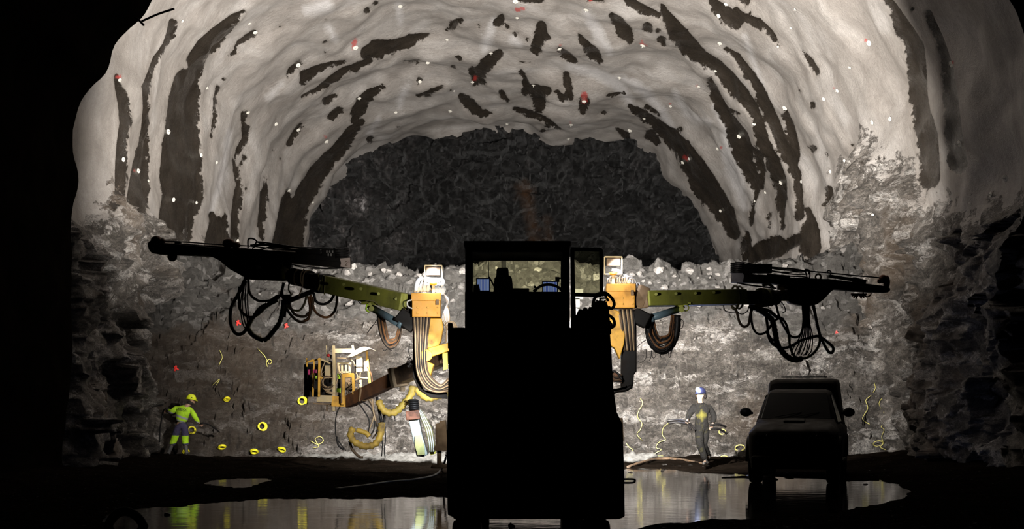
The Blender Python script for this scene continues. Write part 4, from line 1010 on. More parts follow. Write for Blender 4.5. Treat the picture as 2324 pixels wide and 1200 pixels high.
px_beam('top_post', [(800,783,804,803,5)], M_CREAM, d=KD - .1)
px_beam('guard_post', [(725,812,724,900,5)], M_YEL, d=KD - .3)
px_beam('guard_post', [(713,815,710,900,4)], M_YEL, d=KD + .4)
px_beam('guard_post', [(741,784,742,818,2.2)], M_CREAM, d=KD + .1)
px_beam('guard_post', [(832,796,840,875,5)], M_YEL, d=KD + .2)
px_beam('guard_rail', [(697,822,726,814,3),(697,822,711,816,3)], M_YEL, d=KD)
px_beam('guard_rail', [(727,814,754,826,4)], M_CREAM, d=KD)
px_beam('guard_rail', [(696,812,697,832,3)], M_YEL, d=KD + .4)
px_beam('guard_rail', [(725,856,733,857,4)], M_YEL, d=KD - .3)
px_beam('guard_rail', [(815,856,836,858,3)], M_CREAM, d=KD)
px_beam('step_frame', [(779,847,778,918,8),(780,852,803,851,10),(801,848,803,895,6)], M_YEL, d=KD - .35)
px_beam('inner_post', [(775,848,775,914,3)], M_BROWNP, d=KD - .4)
px_beam('inner_post', [(818,862,819,893,5)], M_CREAM, d=KD)
px_beam('inner_post', [(752,822,754,860,3)], M_CREAM, d=KD)
for x0, y0, x1, y1, mt, dd in ((737,829,751,853,M_CREAM,0),(765,822,797,826,M_CREAM,.05),(766,826,771,848,M_CREAM,0),(774,826,778,848,M_CREAM,0),(783,828,787,845,M_CREAM,0),(791,826,796,848,M_CREAM,0),(766,842,796,846,M_CREAM,0),(808,808,822,832,M_CREAM,.05),(808,834,822,844,M_CREAM,-.1),(826,820,836,842,M_CREAM,.1),(748,805,753,813,M_WHITE,0),(765,846,772,860,M_LIME,.1),(764,880,774,892,M_LIME,.12),(699,838,706,850,M_MAG,.3),(711,838,718,846,M_MAG,.35),(714,852,719,860,M_LIME,.3),(784,858,795,885,M_BROWNP,.1),(766,856,776,900,M_BLACK,.15),(729,818,752,900,M_BLACK,.45),(805,815,808,845,M_BLACK,.2),(690,826,728,900,M_BLACK,.8)):
    a, b = W(x0, y0, KD + dd), W(x1, y1, KD + dd)
    MB().box(((a.x + b.x) / 2, KD + dd + .05, (a.z + b.z) / 2), (b.x - a.x, .12, a.z - b.z)).build('equipment_box', mt, basket, bevel=.006)
MB().ball(W(746, 806, KD), .035).build('stop_button', M_RED, basket)
m = MB(); cur = smooth_path([W(790, 810, KD - .2), W(803, 800, KD - .2), (W(818, 790, KD - .2)), W(834, 788, KD - .2), W(850, 794, KD - .2)], 5)
prof_t = [.01 + .09 * math.sin(math.pi * min(1, i / (len(cur) - 1) * 1.1)) for i in range(len(cur))]
vs = []; fs = []
for i, p in enumerate(cur):
    for dy in (-.25, .25):
        vs += [p + Vector((0, dy, 0)), p + Vector((.02, dy, -max(.012, prof_t[i])))]
for i in range(len(cur) - 1):
    k = i * 4; n_ = k + 4
    fs += [(k, n_, n_ + 1, k + 1), (k + 2, k + 3, n_ + 3, n_ + 2), (k, k + 2, n_ + 2, n_), (k + 1, n_ + 1, n_ + 3, k + 3)]
fs += [(0, 1, 3, 2), (len(vs) - 4, len(vs) - 2, len(vs) - 1, len(vs) - 3)]
m.add(vs, fs); m.build('canopy_sheet', metal('dusty_tin_sheet', (.50, .43, .32), .55, .1, .3, (.3, .25, .2)), basket)
rnd = random.Random(8)
for i in range(12):
    a0 = rnd.uniform(0, 3)
    pts = [(744 + 17 * math.cos(a0 + t_) * rnd.uniform(.6, 1.1), 868 + 16 * math.sin(a0 + t_) * rnd.uniform(.6, 1.1)) for t_ in (0, .9, 1.8, 2.7, 3.4)]
    MB().tube(PX(pts, KD - .1 - .02 * i), .012, 6, 5).build('hose', (M_HOSET, M_HOSEB)[i % 2], basket)
for pts, mt in (([(738,820),(730,840),(729,865),(735,882),(748,884),(762,872),(768,852)], M_HOSET), ([(740,890),(755,893),(772,895),(778,890)], M_HOSET), ([(738,886),(752,890),(770,891)], M_HOSET), ([(764,812),(785,813),(800,818),(806,830)], M_HOSET), ([(765,824),(767,840),(773,856)], M_HOSET),
                ([(790,898),(793,880),(803,868),(818,870)], M_HOSEB), ([(786,895),(790,882),(800,884),(812,880)], M_HOSEB), ([(833,832),(842,848),(845,868),(844,874)], M_HOSER), ([(808,845),(812,856),(806,862),(815,858),(818,845)], M_HOSET), ([(800,885),(806,878),(814,886),(812,893)], M_HOSET)):
    MB().tube(PX(pts, KD - .2), .013, 6, 5).build('hose', mt, basket)
for i in range(12):
    pts = [(736 + rnd.uniform(-6, 26), 832 + rnd.uniform(0, 50)) for _ in range(3)] if i < 4 else [(782 + rnd.uniform(0, 30), 855 + rnd.uniform(0, 38)) for _ in range(3)]
    MB().tube(PX(pts, KD + rnd.uniform(-.1, .1)), .008, 5, 4).build('hose', (M_HOSEB, M_HOSET, M_BLACK)[i % 3], basket)
m = MB(); m.beam(W(712, 915, KD), W(760, 918, KD), .3, .03); m.beam(W(742, 915, KD), W(742, 932, KD), .03, .03, up=(0, 1, 0)); m.beam(W(757, 918, KD), W(757, 934, KD), .04, .04, up=(0, 1, 0)); m.build('underframe', M_BROWNP, basket)

# yellow corrugated hoses and dangling cables under the basket boom
for pts, r, mt, rr in (([(937,875),(933,895),(918,914),(898,934),(880,936),(868,928),(858,908)], .072, M_HOSEY, .07),
                   ([(802,970),(795,985),(802,1000),(825,1012),(850,1008),(862,990),(866,960)], .068, M_HOSEY, .07), ([(866,985),(869,958)], .05, M_HOSEY, .06),
                   ([(943,880),(958,897),(975,904),(998,898),(1018,892)], .065, M_HOSEY, .06), ([(809,975),(830,982),(838,990)], .05, M_HOSEY, .0)):
    MB().tube(PX(pts, 34.2), r, 12, 7, ring=(rr * 1.5) or None, amp=.17).build('corrugated_hose', mt, bboom)
for pts, r, mt in (([(855,900),(860,930),(866,960)], .03, M_HOSE), ([(845,905),(847,930),(852,955)], .02, M_HOSET), ([(812,912),(825,930),(838,955),(836,985)], .015, M_HOSE), ([(820,910),(840,925),(850,950),(848,975),(838,990)], .015, M_HOSE), ([(870,940),(875,990),(872,1020),(874,1038)], .012, M_HOSE), ([(866,985),(868,1010),(866,1035)], .012, M_HOSE),
                   ([(772,922),(764,938),(761,965),(763,990),(775,1010),(785,1022)], .012, M_HOSE), ([(793,1000),(800,1020),(815,1036),(824,1038)], .03, M_HOSEB), ([(836,990),(826,978),(812,975)], .02, M_HOSE), ([(835,905),(850,935),(856,975),(845,995)], .014, M_HOSEB), ([(862,910),(868,930),(873,948),(870,965)], .02, M_HOSE),
                   ([(838,906),(846,922),(848,945),(840,970),(835,985)], .012, M_HOSET), ([(895,940),(897,955)], .008, M_HOSE), ([(764,990),(768,1010),(780,1020)], .02, M_HOSE)):
    MB().tube(PX(pts, 34.4), r, 7, 5).build('hose', mt, bboom)

# ---------------- pale lit centre boom, jacks
M_COOLW = metal('pale_blue_white_paint', (.55, .62, .60), .4, .0, .2, (.25, .27, .22), 5)
m = px_prism([(928,950),(951,948),(958,985),(972,1030),(962,1036),(946,1034),(941,1010),(936,985)], 34, 33.8, 34.3)
cboom = m.build('lower_boom', M_COOLW, rig, bevel=.02)
m = MB(); c = W(937, 936, 33.8)
m.beam(W(922, 943, 33.8), W(953, 940, 33.8), .3, .18); m.build('joint_block', metal('brick_red_steel', (.28, .10, .05), .6, 0, .4, (.06, .04, .03), 8), cboom, bevel=.015)
for i in range(5): MB().ring(W(940 - i * .5, 929 - i * 5, 33.9), .09, .022, (0, .15, 1), 24, 8).build('hose_reel', M_HOSE, cboom)
m = px_prism([(944,988),(956,985),(964,1010),(966,1030),(950,1032),(944,1012)], 34, 33.72, 33.8); m.build('cover_plate', plain('pale_yellow_plate', (.75, .75, .30), .45), cboom)
m = px_prism([(972,1002),(986,1000),(990,1028),(978,1032)], 34, 33.8, 34.0); m.build('cover_plate', plain('yellow_lit_plate', (.75, .68, .08), .45), cboom)
for i in range(7):
    MB().tube(PX([(950 + i, 930), (956 + i * 2, 950), (966 + i * 2.4, 975), (972 + i * 2.2, 1005), (974 + i * 2, 1025)], 33.7), .011, 6, 5).build('hose', M_HOSEW if i % 2 else M_HOSEG, cboom)
m = px_prism([(989,961),(998,960),(998,955),(1012,953),(1016,1000),(1017,1022),(990,1022),(984,1018),(990,1008)], 32, 31.8, 32.2)
jack = m.build('support_jack', M_BROWNP, rig, bevel=.01)
m = MB(); m.cyl(W(997, 1018, 32), W(997, 1056, 32), .045); m.cyl(W(997, 1053, 32), W(997, 1062, 32), .14, .17, n=20); m.build('jack_foot', M_BROWNP, jack)
m = px_prism([(1400,948),(1412,948),(1414,1000),(1400,1000)], 32, 31.8, 32.1); m.build('support_jack', M_BROWNP, rig, bevel=.01)
# floor lamps hang low at the front
m = MB(); m.box((-1.0, 30.88, 1.9), (.2, .14, .18)); m.beam((-.9, 30.85, 1.8), (-.5, 30.8, 1.7), .06, .06); m.build('floor_lamp_bracket', M_SOOT, rig); m = MB(); m.box((1.6, 33.45, 1.55), (.22, .14, .18)); m.beam((1.5, 33.4, 1.4), (.9, 33.0, 1.3), .06, .06); m.build('floor_lamp_bracket', M_SOOT, rig)
# carrier beams joining the posts, jacks and lamps to the chassis
m = MB(); m.beam(W(1180, 800, 31.2), W(1402, 760, 31.2), .3, .32); m.build('boom_carrier', M_SOOT, rig, bevel=.02)
m = MB(); m.beam(W(1180, 800, 31.2), W(1030, 790, 31.2), .3, .32); m.build('boom_carrier', M_SOOT, rig, bevel=.02)
m = MB(); m.beam(W(1225, 985, 31.95), W(1405, 985, 31.95), .14, .16); m.build('jack_beam', M_SOOT, rig)
m = MB(); m.beam(W(1150, 985, 31.95), W(1010, 985, 31.95), .14, .16); m.build('jack_beam', M_SOOT, rig)
m = MB(); m.beam(W(1292, 742, 31.0), W(1230, 850, 31.1), .08, .08); m.build('sheet_stay', M_SOOT, rig)
m = MB(); m.beam((.95, 33.0, 1.3), (.6, 32.6, 1.25), .07, .07); m.build('lamp_stay', M_SOOT, rig)

# ================================================================== figures
def skinned(name, pts, edges, mat, parent=None, root=0, sub=2, off=(0, 0, 0)):
    """one continuous surface grown round a skeleton: pts = (x, y, z, radius[, radius2])"""
    me = bpy.data.meshes.new(name)
    me.from_pydata([tuple(Vector(p[:3]) - Vector(off)) for p in pts], edges, [])
    o = bpy.data.objects.new(name, me); link(o, parent)
    md = o.modifiers.new('skin', 'SKIN'); md.use_smooth_shade = True; md.branch_smoothing = .6
    sv = me.skin_vertices[0].data
    for i, p in enumerate(pts):
        sv[i].radius = (p[3], p[4] if len(p) > 4 else p[3]); sv[i].use_root = (i == root)
    sb = o.modifiers.new('smooth', 'SUBSURF'); sb.levels = sub; sb.render_levels = sub
    me.materials.append(mat)
    return o
def chain_edges(*chains):
    e = []
    for c in chains: e += list(zip(c[:-1], c[1:]))
    return e
M_SKIN = plain('skin', (.42, .24, .16), .55)

def hand_pts(w_, d_, side, curl=.5, s_=1.0):
    """palm, four unequal bent fingers and a side thumb, from wrist w_ in direction d_"""
    w_ = Vector(w_); d_ = Vector(d_).normalized()
    up = Vector((0, -1, 0)) if abs(d_.y) < .8 else Vector((0, 0, 1))
    sx = d_.cross(up).normalized() * side; pal = d_.cross(sx).normalized()
    P = [(w_, .026), (w_ + d_ * .05 * s_, .034)]; E = [(0, 1)]
    for k, L in enumerate((.072, .082, .076, .058)):
        b = w_ + d_ * .088 * s_ + sx * (.030 - .020 * k)
        k1 = b + (d_ * (1 - curl * .5) + pal * curl * .6).normalized() * L * .5
        k2 = k1 + (d_ * (1 - curl * 1.3) + pal * curl * 1.2).normalized() * L * .5
        n = len(P); P += [(b, .0105), (k1, .0092), (k2, .008)]; E += [(1, n), (n, n + 1), (n + 1, n + 2)]
    n = len(P); t1 = w_ + d_ * .045 + sx * .045 + pal * .01; t2 = t1 + (d_ * .8 + sx * .5 + pal * curl).normalized() * .035
    P += [(t1, .012), (t2, .0095)]; E += [(1, n), (n, n + 1)]
    return P, E

def figure(root, J, wide, bulk, cloth, skin, trousers=None, boots=None, boot_d=((0, -1, 0), (0, -1, 0)), face=(-.3, -1, 0), name_top='coverall', glove=None):
    """J: joints in world space"""
    off = root.location
    f = Vector(face).normalized(); side = f.cross(Vector((0, 0, 1))).normalized()
    pel, ch, nk, hd = J['pelvis'], J['chest'], J['neck'], J['head']
    mid = pel.lerp(ch, .5)
    # body: continuous from feet to head, fingers included
    pts = []; E = []
    def add(p, r, r2=None): pts.append((p.x, p.y, p.z, r, r2 or r)); return len(pts) - 1
    ip, im, ic, inn = add(pel, .10, .08), add(mid, .085, .07), add(ch, .09, .08), add(nk, .062)
    ij = add(hd - Vector((0, 0, .06)) + f * .02, .080); ih = add(hd, .098, .104); it = add(hd + Vector((0, 0, .06)), .08)
    E += chain_edges([ip, im, ic, inn, ij, ih, it])
    ino = add(hd + f * .108 + Vector((0, 0, -.012)), .013); E.append((ih, ino))
    for s_ in (-1, 1):
        e = add(hd + side * .096 * s_ + Vector((0, 0, -.01)), .014); E.append((ih, e))
    for s_, nm in ((-1, 'l'), (1, 'r')):
        sh, el, wr = J['sh' + nm], J['el' + nm], J['wr' + nm]
        a = add(sh, .055); b = add(el, .040); c = add(wr, .027); E += [(ic, a), (a, b), (b, c)]
        hp, hv, kn, an, to = J['hip' + nm], None, J['kn' + nm], J['an' + nm], J['toe' + nm]
        a = add(hp, .085); b = add(kn, .056); m_ = add(kn.lerp(an, .35), .052); c = add(an, .036); d2 = add(to, .032); E += [(ip, a), (a, b), (b, m_), (m_, c), (c, d2)]
        HP, HE = hand_pts(wr, J.get('hd' + nm, wr - el), s_, .6)
        base = len(pts)
        for q, r in HP[1:]: pts.append((q.x, q.y, q.z, r, r))
        idx = {0: len(pts)}
        for x_, y_ in HE:
            xi = (base + x_ - 1) if x_ else None
            if xi is None: E.append((b if False else [i for i, p in enumerate(pts) if Vector(p[:3]) == wr][0], base + y_ - 1))
            else: E.append((xi, base + y_ - 1))
    body = skinned('body', pts, E, skin, root, 0, 1, off)
    # clothing follows the body a little outside it
    pts = []; E = []
    def add(p, r, r2=None): pts.append((p.x, p.y, p.z, r * bulk, (r2 or r) * bulk)); return len(pts) - 1
    ip, im, ic = add(pel, .165 * wide, .125), add(mid, .155 * wide, .125), add(ch, .165 * wide, .13)
    ik = add(ch.lerp(nk, .92), .072); E += chain_edges([ip, im, ic, ik])
    for nm in 'lr':
        sh, el, wr = J['sh' + nm], J['el' + nm], J['wr' + nm]
        a = add(sh, .078); h_ = add(sh.lerp(el, .5), .068); b = add(el, .060); c = add(el.lerp(wr, .9), .043); E += [(ic, a), (a, h_), (h_, b), (b, c)]
    if trousers is None:
        for nm in 'lr':
            hp, kn, an = J['hip' + nm], J['kn' + nm], J['an' + nm]
            a = add(hp, .115); h_ = add(hp.lerp(kn, .5), .098); b = add(kn, .080); m_ = add(kn.lerp(an, .5), .072); c = add(kn.lerp(an, .92), .060); E += [(ip, a), (a, h_), (h_, b), (b, m_), (m_, c)]
    top = skinned(name_top, pts, E, cloth, root, 0, 2, off)
    if trousers is not None:
        pts = []; E = []
        ip = add(pel - Vector((0, 0, .02)), .165, .13); iw = add(pel + Vector((0, 0, .09)), .150, .12); E.append((ip, iw))
        for nm in 'lr':
            hp, kn, an = J['hip' + nm], J['kn' + nm], J['an' + nm]
            a = add(hp, .110); h_ = add(hp.lerp(kn, .5), .095); b = add(kn, .082); c = add(kn.lerp(an, .55), .072); E += [(ip, a), (a, h_), (h_, b), (b, c)]
        skinned('trousers', pts, E, trousers, root, 0, 2, off)
    for nm in 'lr':
        kn, an, to = J['kn' + nm], J['an' + nm], J['toe' + nm]
        q = [kn.lerp(an, .45 if trousers is not None else .78), an, to]
        skinned('boot', [(*q[0], .062), (*q[1], .052), (*(q[1] + (q[1] - q[0]).normalized() * .03), .05), (*q[2], .042)], [(0, 1), (1, 2), (2, 3)], boots, root, 1, 2, off)
    return body, top

def helmet(root, c, mat, f, tilt=0.0, size=1.0):
    f = Vector((f[0], f[1], 0)).normalized(); rot = Matrix((( f.x, -f.y, 0), (f.y, f.x, 0), (0, 0, 1))) @ Matrix.Rotation(tilt, 3, 'Y')
    m = MB(); m.ball(c, .140 * size, .118 * size, .125 * size, 20, 8, rot, z0=-.12)
    n = 24; vs = []
    for i in range(n):
        a = 6.28319 * i / n; ext = .012 + .045 * max(0, math.cos(a)) ** 1.5
        for r_, z_ in ((0, -.004), (ext, -.020), (ext, -.028), (0, -.02)):
            vs.append(rot @ Vector(((.139 * size + r_) * math.cos(a), (.117 * size + r_ * .8) * math.sin(a), z_)) + Vector(c))
    m.add(vs, [(i * 4 + k, ((i + 1) % n) * 4 + k, ((i + 1) % n) * 4 + (k + 1) % 4, i * 4 + (k + 1) % 4) for i in range(n) for k in range(4)], True)
    m.add([rot @ Vector((x_, y_ * .016, .122 * size - abs(x_) * .25 + z_)) + Vector(c) for x_ in (-.10, -.03, .04, .10) for y_ in (-1, 1) for z_ in (0, .012)],
          [(0, 2, 3, 1), (12, 13, 15, 14)] + [(i * 4 + a_, i * 4 + 4 + a_, i * 4 + 4 + b_, i * 4 + b_) for i in range(3) for a_, b_ in ((0, 1), (1, 3), (3, 2), (2, 0))])
    return m.build('helmet', mat, root), rot

# worker walking with hoses in front of the face, head lamp on
D1 = 40.0
p1 = tag(empty('person', W(1600, 1053, D1)), 'worker in dark coverall with glowing head lamp, walking and carrying black hoses', 'person')
J = dict(pelvis=W(1593, 969, D1), chest=W(1592, 934, D1), neck=W(1589, 911, D1), head=W(1589, 897, D1),
         shl=W(1575, 922, D1 - .03), ell=W(1562, 945, D1 - .05), wrl=W(1560, 954, D1 - .22), shr=W(1610, 923, D1 + .05), elr=W(1622, 946, D1 + .05), wrr=W(1617, 963, D1 - .10),
         hdl=Vector((-.3, -.7, -.6)), hdr=Vector((-.35, -.5, -.8)),
         hipl=W(1587, 977, D1 - .02), knl=W(1588, 1006, D1 - .14), anl=W(1601, 1046, D1 - .02), toel=W(1596, 1052, D1 - .18),
         hipr=W(1601, 977, D1 + .04), knr=W(1596, 1010, D1 - .02), anr=W(1608, 1032, D1 + .34), toer=W(1607, 1041, D1 + .22))
s = NT('dark_work_coverall'); co = s.co()
sp = s.n('ShaderNodeSeparateXYZ', {0: co})
zz = s.math('ABSOLUTE', s.math('SUBTRACT', sp.outputs[2], 1.16)); xx = s.math('MULTIPLY', s.math('ABSOLUTE', s.math('ADD', sp.outputs[0], .09)), 1.2); msk = s.step(s.math('ADD', s.math('ADD', zz, xx), s.math('MULTIPLY', s.noise(co, 7, 5, .7), .35)), .35, .22)
leg = s.step(s.noise(co, 6, 5, .6, 1.0), .56, .66)
cc = s.mix(s.math('MULTIPLY', leg, .35), (.006, .0055, .005), (.04, .036, .010))
cc = s.mix(s.math('MULTIPLY', msk, .35), cc, (.22, .20, .03))
M_COVER = s.set(color=cc, rough=.85, normal=s.bump(s.noise(co, 9, 5, .6, 1.5), .8, .05), spec=.2)
f1 = (-.55, -.8, 0)
M_BOOT = plain('dark_rubber_boot', (.02, .018, .016), .6)
figure(p1, J, 1.0, 1.22, M_COVER, M_SKIN, None, M_BOOT, face=f1)
hm, rot = helmet(p1, W(1591, 890, D1), plain('navy_helmet_shell', (.012, .014, .04), .4), f1)
m = MB()
for s_ in (-1, 1):
    c = W(1590, 899, D1) + rot @ Vector((0, .115 * s_, 0)); m.cyl(c - rot @ Vector((0, .02, 0)), c + rot @ Vector((0, .02, 0)), .048, n=18)

for s_ in (-1, 1):
    c = W(1591, 900, D1) + rot @ Vector((-.01, .108 * s_, 0)); e_ = MB(); e_.ball(c, .045, .05, .058, 14, 8); e_.cyl(c, c + Vector((0, 0, .11)), .008); e_.build('ear_defender', M_BLACK, p1)
c = W(1583.5, 883.5, D1 - .12)
m = MB(); m.box(c + Vector((.015, .03, 0)), (.06, .05, .05)); m.build('lamp_body', M_BLACK, p1)
MB().ball(c, .045, .03, .045, 16, 9).build('head_lamp', plain('blue_white_lamp', (1, 1, 1), .2, 0, (.50, .60, 1.0), 1000.0), p1)
pl = bpy.data.lights.new('head_lamp_light', 'POINT'); pl.energy = 1.5; pl.color = (.30, .36, 1.0); pl.shadow_soft_size = .03
po = bpy.data.objects.new('head_lamp_light', pl); po.location = c + Vector((-.06, -.22, .05)) - p1.location; link(po, p1)
for pts in ([(1513,955,39.6),(1530,953,39.6),(1547,954,39.7),(1559,957,39.72),(1568,963,39.8),(1578,975,39.85)], [(1517,960,39.6),(1535,958,39.62),(1552,960,39.66),(1561,962,39.70),(1568,975,39.75)], [(1611,965,39.8),(1622,963,39.85),(1634,963,40.0),(1647,968,40.2)], [(1613,972,39.75),(1625,972,39.8),(1638,976,39.95),(1649,984,40.1)]):
    first = pts[0][0] < 1515
    k_ = {1513: 'curved black hose held in the walking worker\'s right hand, upper one', 1517: 'curved black hose held in the walking worker\'s right hand, lower one', 1611: 'upper black hose end sticking out behind the walking worker\'s hip', 1613: 'lower black hose end sticking out behind the walking worker\'s hip'}[pts[0][0]]
    tag(MB().tube(PX(pts, D1), .028, 8, 6).build('rubber_hose', M_HOSE), k_, 'hose')

# worker in lime jacket on the left
D2 = 45.0
p2 = tag(empty('person', W(402, 1030, D2)), 'worker in lime high-visibility jacket and helmet holding a hose, seen from behind', 'person')
J = dict(pelvis=W(412, 960, D2), chest=W(415, 932, D2 - .05), neck=W(428, 917, D2 - .02), head=W(434, 910, D2 + .02),
         shl=W(400, 926, D2), ell=W(389, 935, D2 - .08), wrl=W(380, 930, D2 + .12), shr=W(434, 929, D2 - .02), elr=W(443, 947, D2 - .03), wrr=W(452, 960, D2 + .1),
         hdl=Vector((-.5, .6, -.3)), hdr=Vector((.6, .3, -.5)),
         hipl=W(404, 966, D2), knl=W(396, 996, D2 + .03), anl=W(384, 1024, D2), toel=W(383, 1028, D2 + .22),
         hipr=W(419, 967, D2), knr=W(420, 997, D2 + .1), anr=W(423, 1025, D2 + .05), toer=W(428, 1029, D2 + .25))
LIME = (.50, .86, .02)
s = NT('lime_jacket_fabric'); co = s.co(); sp = s.n('ShaderNodeSeparateXYZ', {0: co})
tz = s.math('ADD', sp.outputs[2], s.math('MULTIPLY', sp.outputs[0], .38))
b1 = s.step(s.math('ABSOLUTE', s.math('SUBTRACT', tz, 1.045)), .035, .025); b2 = s.step(s.math('ABSOLUTE', s.math('SUBTRACT', tz, .925)), .03, .02)
low = s.step(tz, .89, .87)
cc = s.mix(s.noise(co, 6, 4, .6), LIME, (.36, .62, .015))
cc = s.mix(s.math('MAXIMUM', b1, b2), cc, (.35, .36, .36)); cc = s.mix(low, cc, (.05, .04, .09))
M_LJ = s.set(color=cc, rough=.8, normal=s.bump(s.noise(co, 8, 4, .6, 1.2), .7, .04))
s = NT('navy_trousers_lime_knees'); co = s.co(); sp = s.n('ShaderNodeSeparateXYZ', {0: co})
kb = s.step(s.math('ABSOLUTE', s.math('SUBTRACT', s.math('ADD', sp.outputs[2], s.math('MULTIPLY', s.noise(co, 5, 3, .5), .08)), .43)), .12, .10)
cc = s.mix(kb, (.055, .045, .10), LIME)
M_NT = s.set(color=cc, rough=.85, normal=s.bump(s.noise(co, 8, 4, .6, 1.2), .7, .04))
f2 = (.75, .65, 0)
M_BOOT2 = plain('grey_rubber_boot', (.10, .095, .09), .6)
figure(p2, J, 1.05, 1.2, M_LJ, M_SKIN, M_NT, M_BOOT2, face=f2, name_top='jacket')
hm, rot = helmet(p2, W(434, 905, D2), plain('lime_helmet_shell', (.72, .82, .02), .35), f2, .22, 1.02)
MB().ball(W(432, 914, D2 - .0) , .10, .085, .06, 16, 8).build('hair', plain('dark_hair', (.02, .014, .01), .8), p2)
MB().box(W(435, 901.5, D2 - .122), (.03, .01, .022)).build('helmet_vent', M_BLACK, hm)
tx = bpy.data.curves.new('back_print', 'FONT'); tx.body = 'MECC'; tx.size = .10; tx.extrude = .004; tx.align_x = 'CENTER'; tx.resolution_u = 2
to = bpy.data.objects.new('tmp', tx); COL.objects.link(to); bpy.context.view_layer.update()
me = bpy.data.meshes.new_from_object(to.evaluated_get(bpy.context.evaluated_depsgraph_get())); COL.objects.unlink(to)
me.materials.clear(); me.materials.append(plain('dark_print', (.03, .05, .02), .7))
o = bpy.data.objects.new('back_print', me); o.location = W(415, 932, D2 - .235) - p2.location; o.rotation_euler = (math.pi / 2, .1, 0); link(o, p2)
for i, pts in enumerate(([(362,1003,44.8),(363,975,44.9),(368,945,45.1),(371,932,45.0),(376,928,44.9),(382,931,44.9)], [(455,961,45.0),(465,960,45.0),(478,965,45.2),(498,980,45.7)])):
    tag(MB().tube(PX(pts, D2), .022, 8, 6).build('rubber_hose', M_HOSE), ('dark hose arching down on the left side of the lime-jacketed worker', 'thin dark hose from the lime-jacketed worker\'s right hand to the rock')[i], 'hose')

# ================================================================== pickup truck
T0 = W(1796, 1100, 33.0); T0.z = 0.02
yaw = math.radians(-13.5)
truck = tag(empty('pickup_truck', (T0.x + .0, 33.0, T0.z), yaw), 'dark unlit pickup truck with canopy standing at the edge of the pool', 'pickup truck')
M_CAR = metal('dusty_dark_car_paint', (.026, .021, .015), .7, 0, .2, (.014, .011, .008), 2, .2)
M_CGL = plain('dark_car_glass', (.004, .004, .004), .2, spec=.25)
def loft(m, secs, closed=True):
    vs = []; fs = []; n = len(secs[0][1])
    for y_, ring in secs: vs += [(x_, y_, z_) for x_, z_ in ring]
    for i in range(len(secs) - 1):
        fs += [(i * n + k, i * n + (k + 1) % n, (i + 1) * n + (k + 1) % n, (i + 1) * n + k) for k in range(n)]
    fs += [tuple(range(n))[::-1], tuple(range((len(secs) - 1) * n, len(secs) * n))]
    return m.add(vs, fs, True)
def ring(hw, hwb, zb, zs, zt, hwt):
    h = [(hwb, zb), (hw, zb + .18), (hw + .01, zs - .2), (hw, zs - .05), (hw - .04, zs), (hwt, zt), (hwt * .5, zt + .012)]
    return h + [(0, zt + .015)] + [(-a, b) for a, b in h[::-1]]
m = MB()
loft(m, [(0.0, ring(.66, .62, .42, .88, .93, .60)), (.04, ring(.76, .70, .34, .96, 1.02, .66)), (.16, ring(.84, .78, .30, 1.00, 1.07, .70)), (.5, ring(.88, .80, .30, 1.05, 1.15, .72)), (1.0, ring(.89, .80, .32, 1.09, 1.22, .73)), (1.42, ring(.89, .82, .34, 1.12, 1.27, .76)),
         (3.4, ring(.89, .84, .36, 1.13, 1.22, .78)), (5.05, ring(.88, .84, .42, 1.12, 1.2, .78)), (5.15, ring(.84, .8, .48, 1.06, 1.14, .74))])
b = m.build('car_body', M_CAR, truck, local=True)
m = MB(); m.box((0, .86, 1.235), (.42, .30, .055), Matrix.Rotation(.14, 3, 'X')); m.build('hood_scoop', M_CAR, truck, local=True, bevel=.02)
MB().box((0, .695, 1.225), (.36, .01, .03)).build('scoop_opening', M_BLACK, truck, local=True)
def gh(hb, zb, ht, zt): return [(hb, zb), (hb - .02, zb + .1), (ht + .03, zt - .09), (ht, zt - .03), (ht - .1, zt), (-ht + .1, zt), (-ht, zt - .03), (-ht - .03, zt - .09), (-hb + .02, zb + .1), (-hb, zb)]
def lerp_ring(a, b, t): return [(x0 + (x1 - x0) * t, z0 + (z1 - z0) * t) for (x0, z0), (x1, z1) in zip(a, b)]
ra, rb = gh(.82, 1.10, .80, 1.24), gh(.82, 1.10, .62, 1.84)
m = MB(); loft(m, [(1.35, ra), (1.95, lerp_ring(ra, rb, .90)), (2.10, rb), (2.7, gh(.83, 1.1, .63, 1.88)), (3.35, gh(.83, 1.1, .62, 1.86)), (3.5, gh(.83, 1.1, .60, 1.75))])
cabt = m.build('cabin', M_CAR, truck, local=True)
m = MB(); loft(m, [(3.42, gh(.84, 1.1, .66, 2.02)), (3.55, gh(.85, 1.1, .70, 2.10)), (4.4, gh(.86, 1.1, .72, 2.13)), (5.02, gh(.85, 1.1, .70, 2.08)), (5.12, gh(.84, 1.1, .62, 1.9))])
m.build('canopy', M_CAR, truck, local=True)
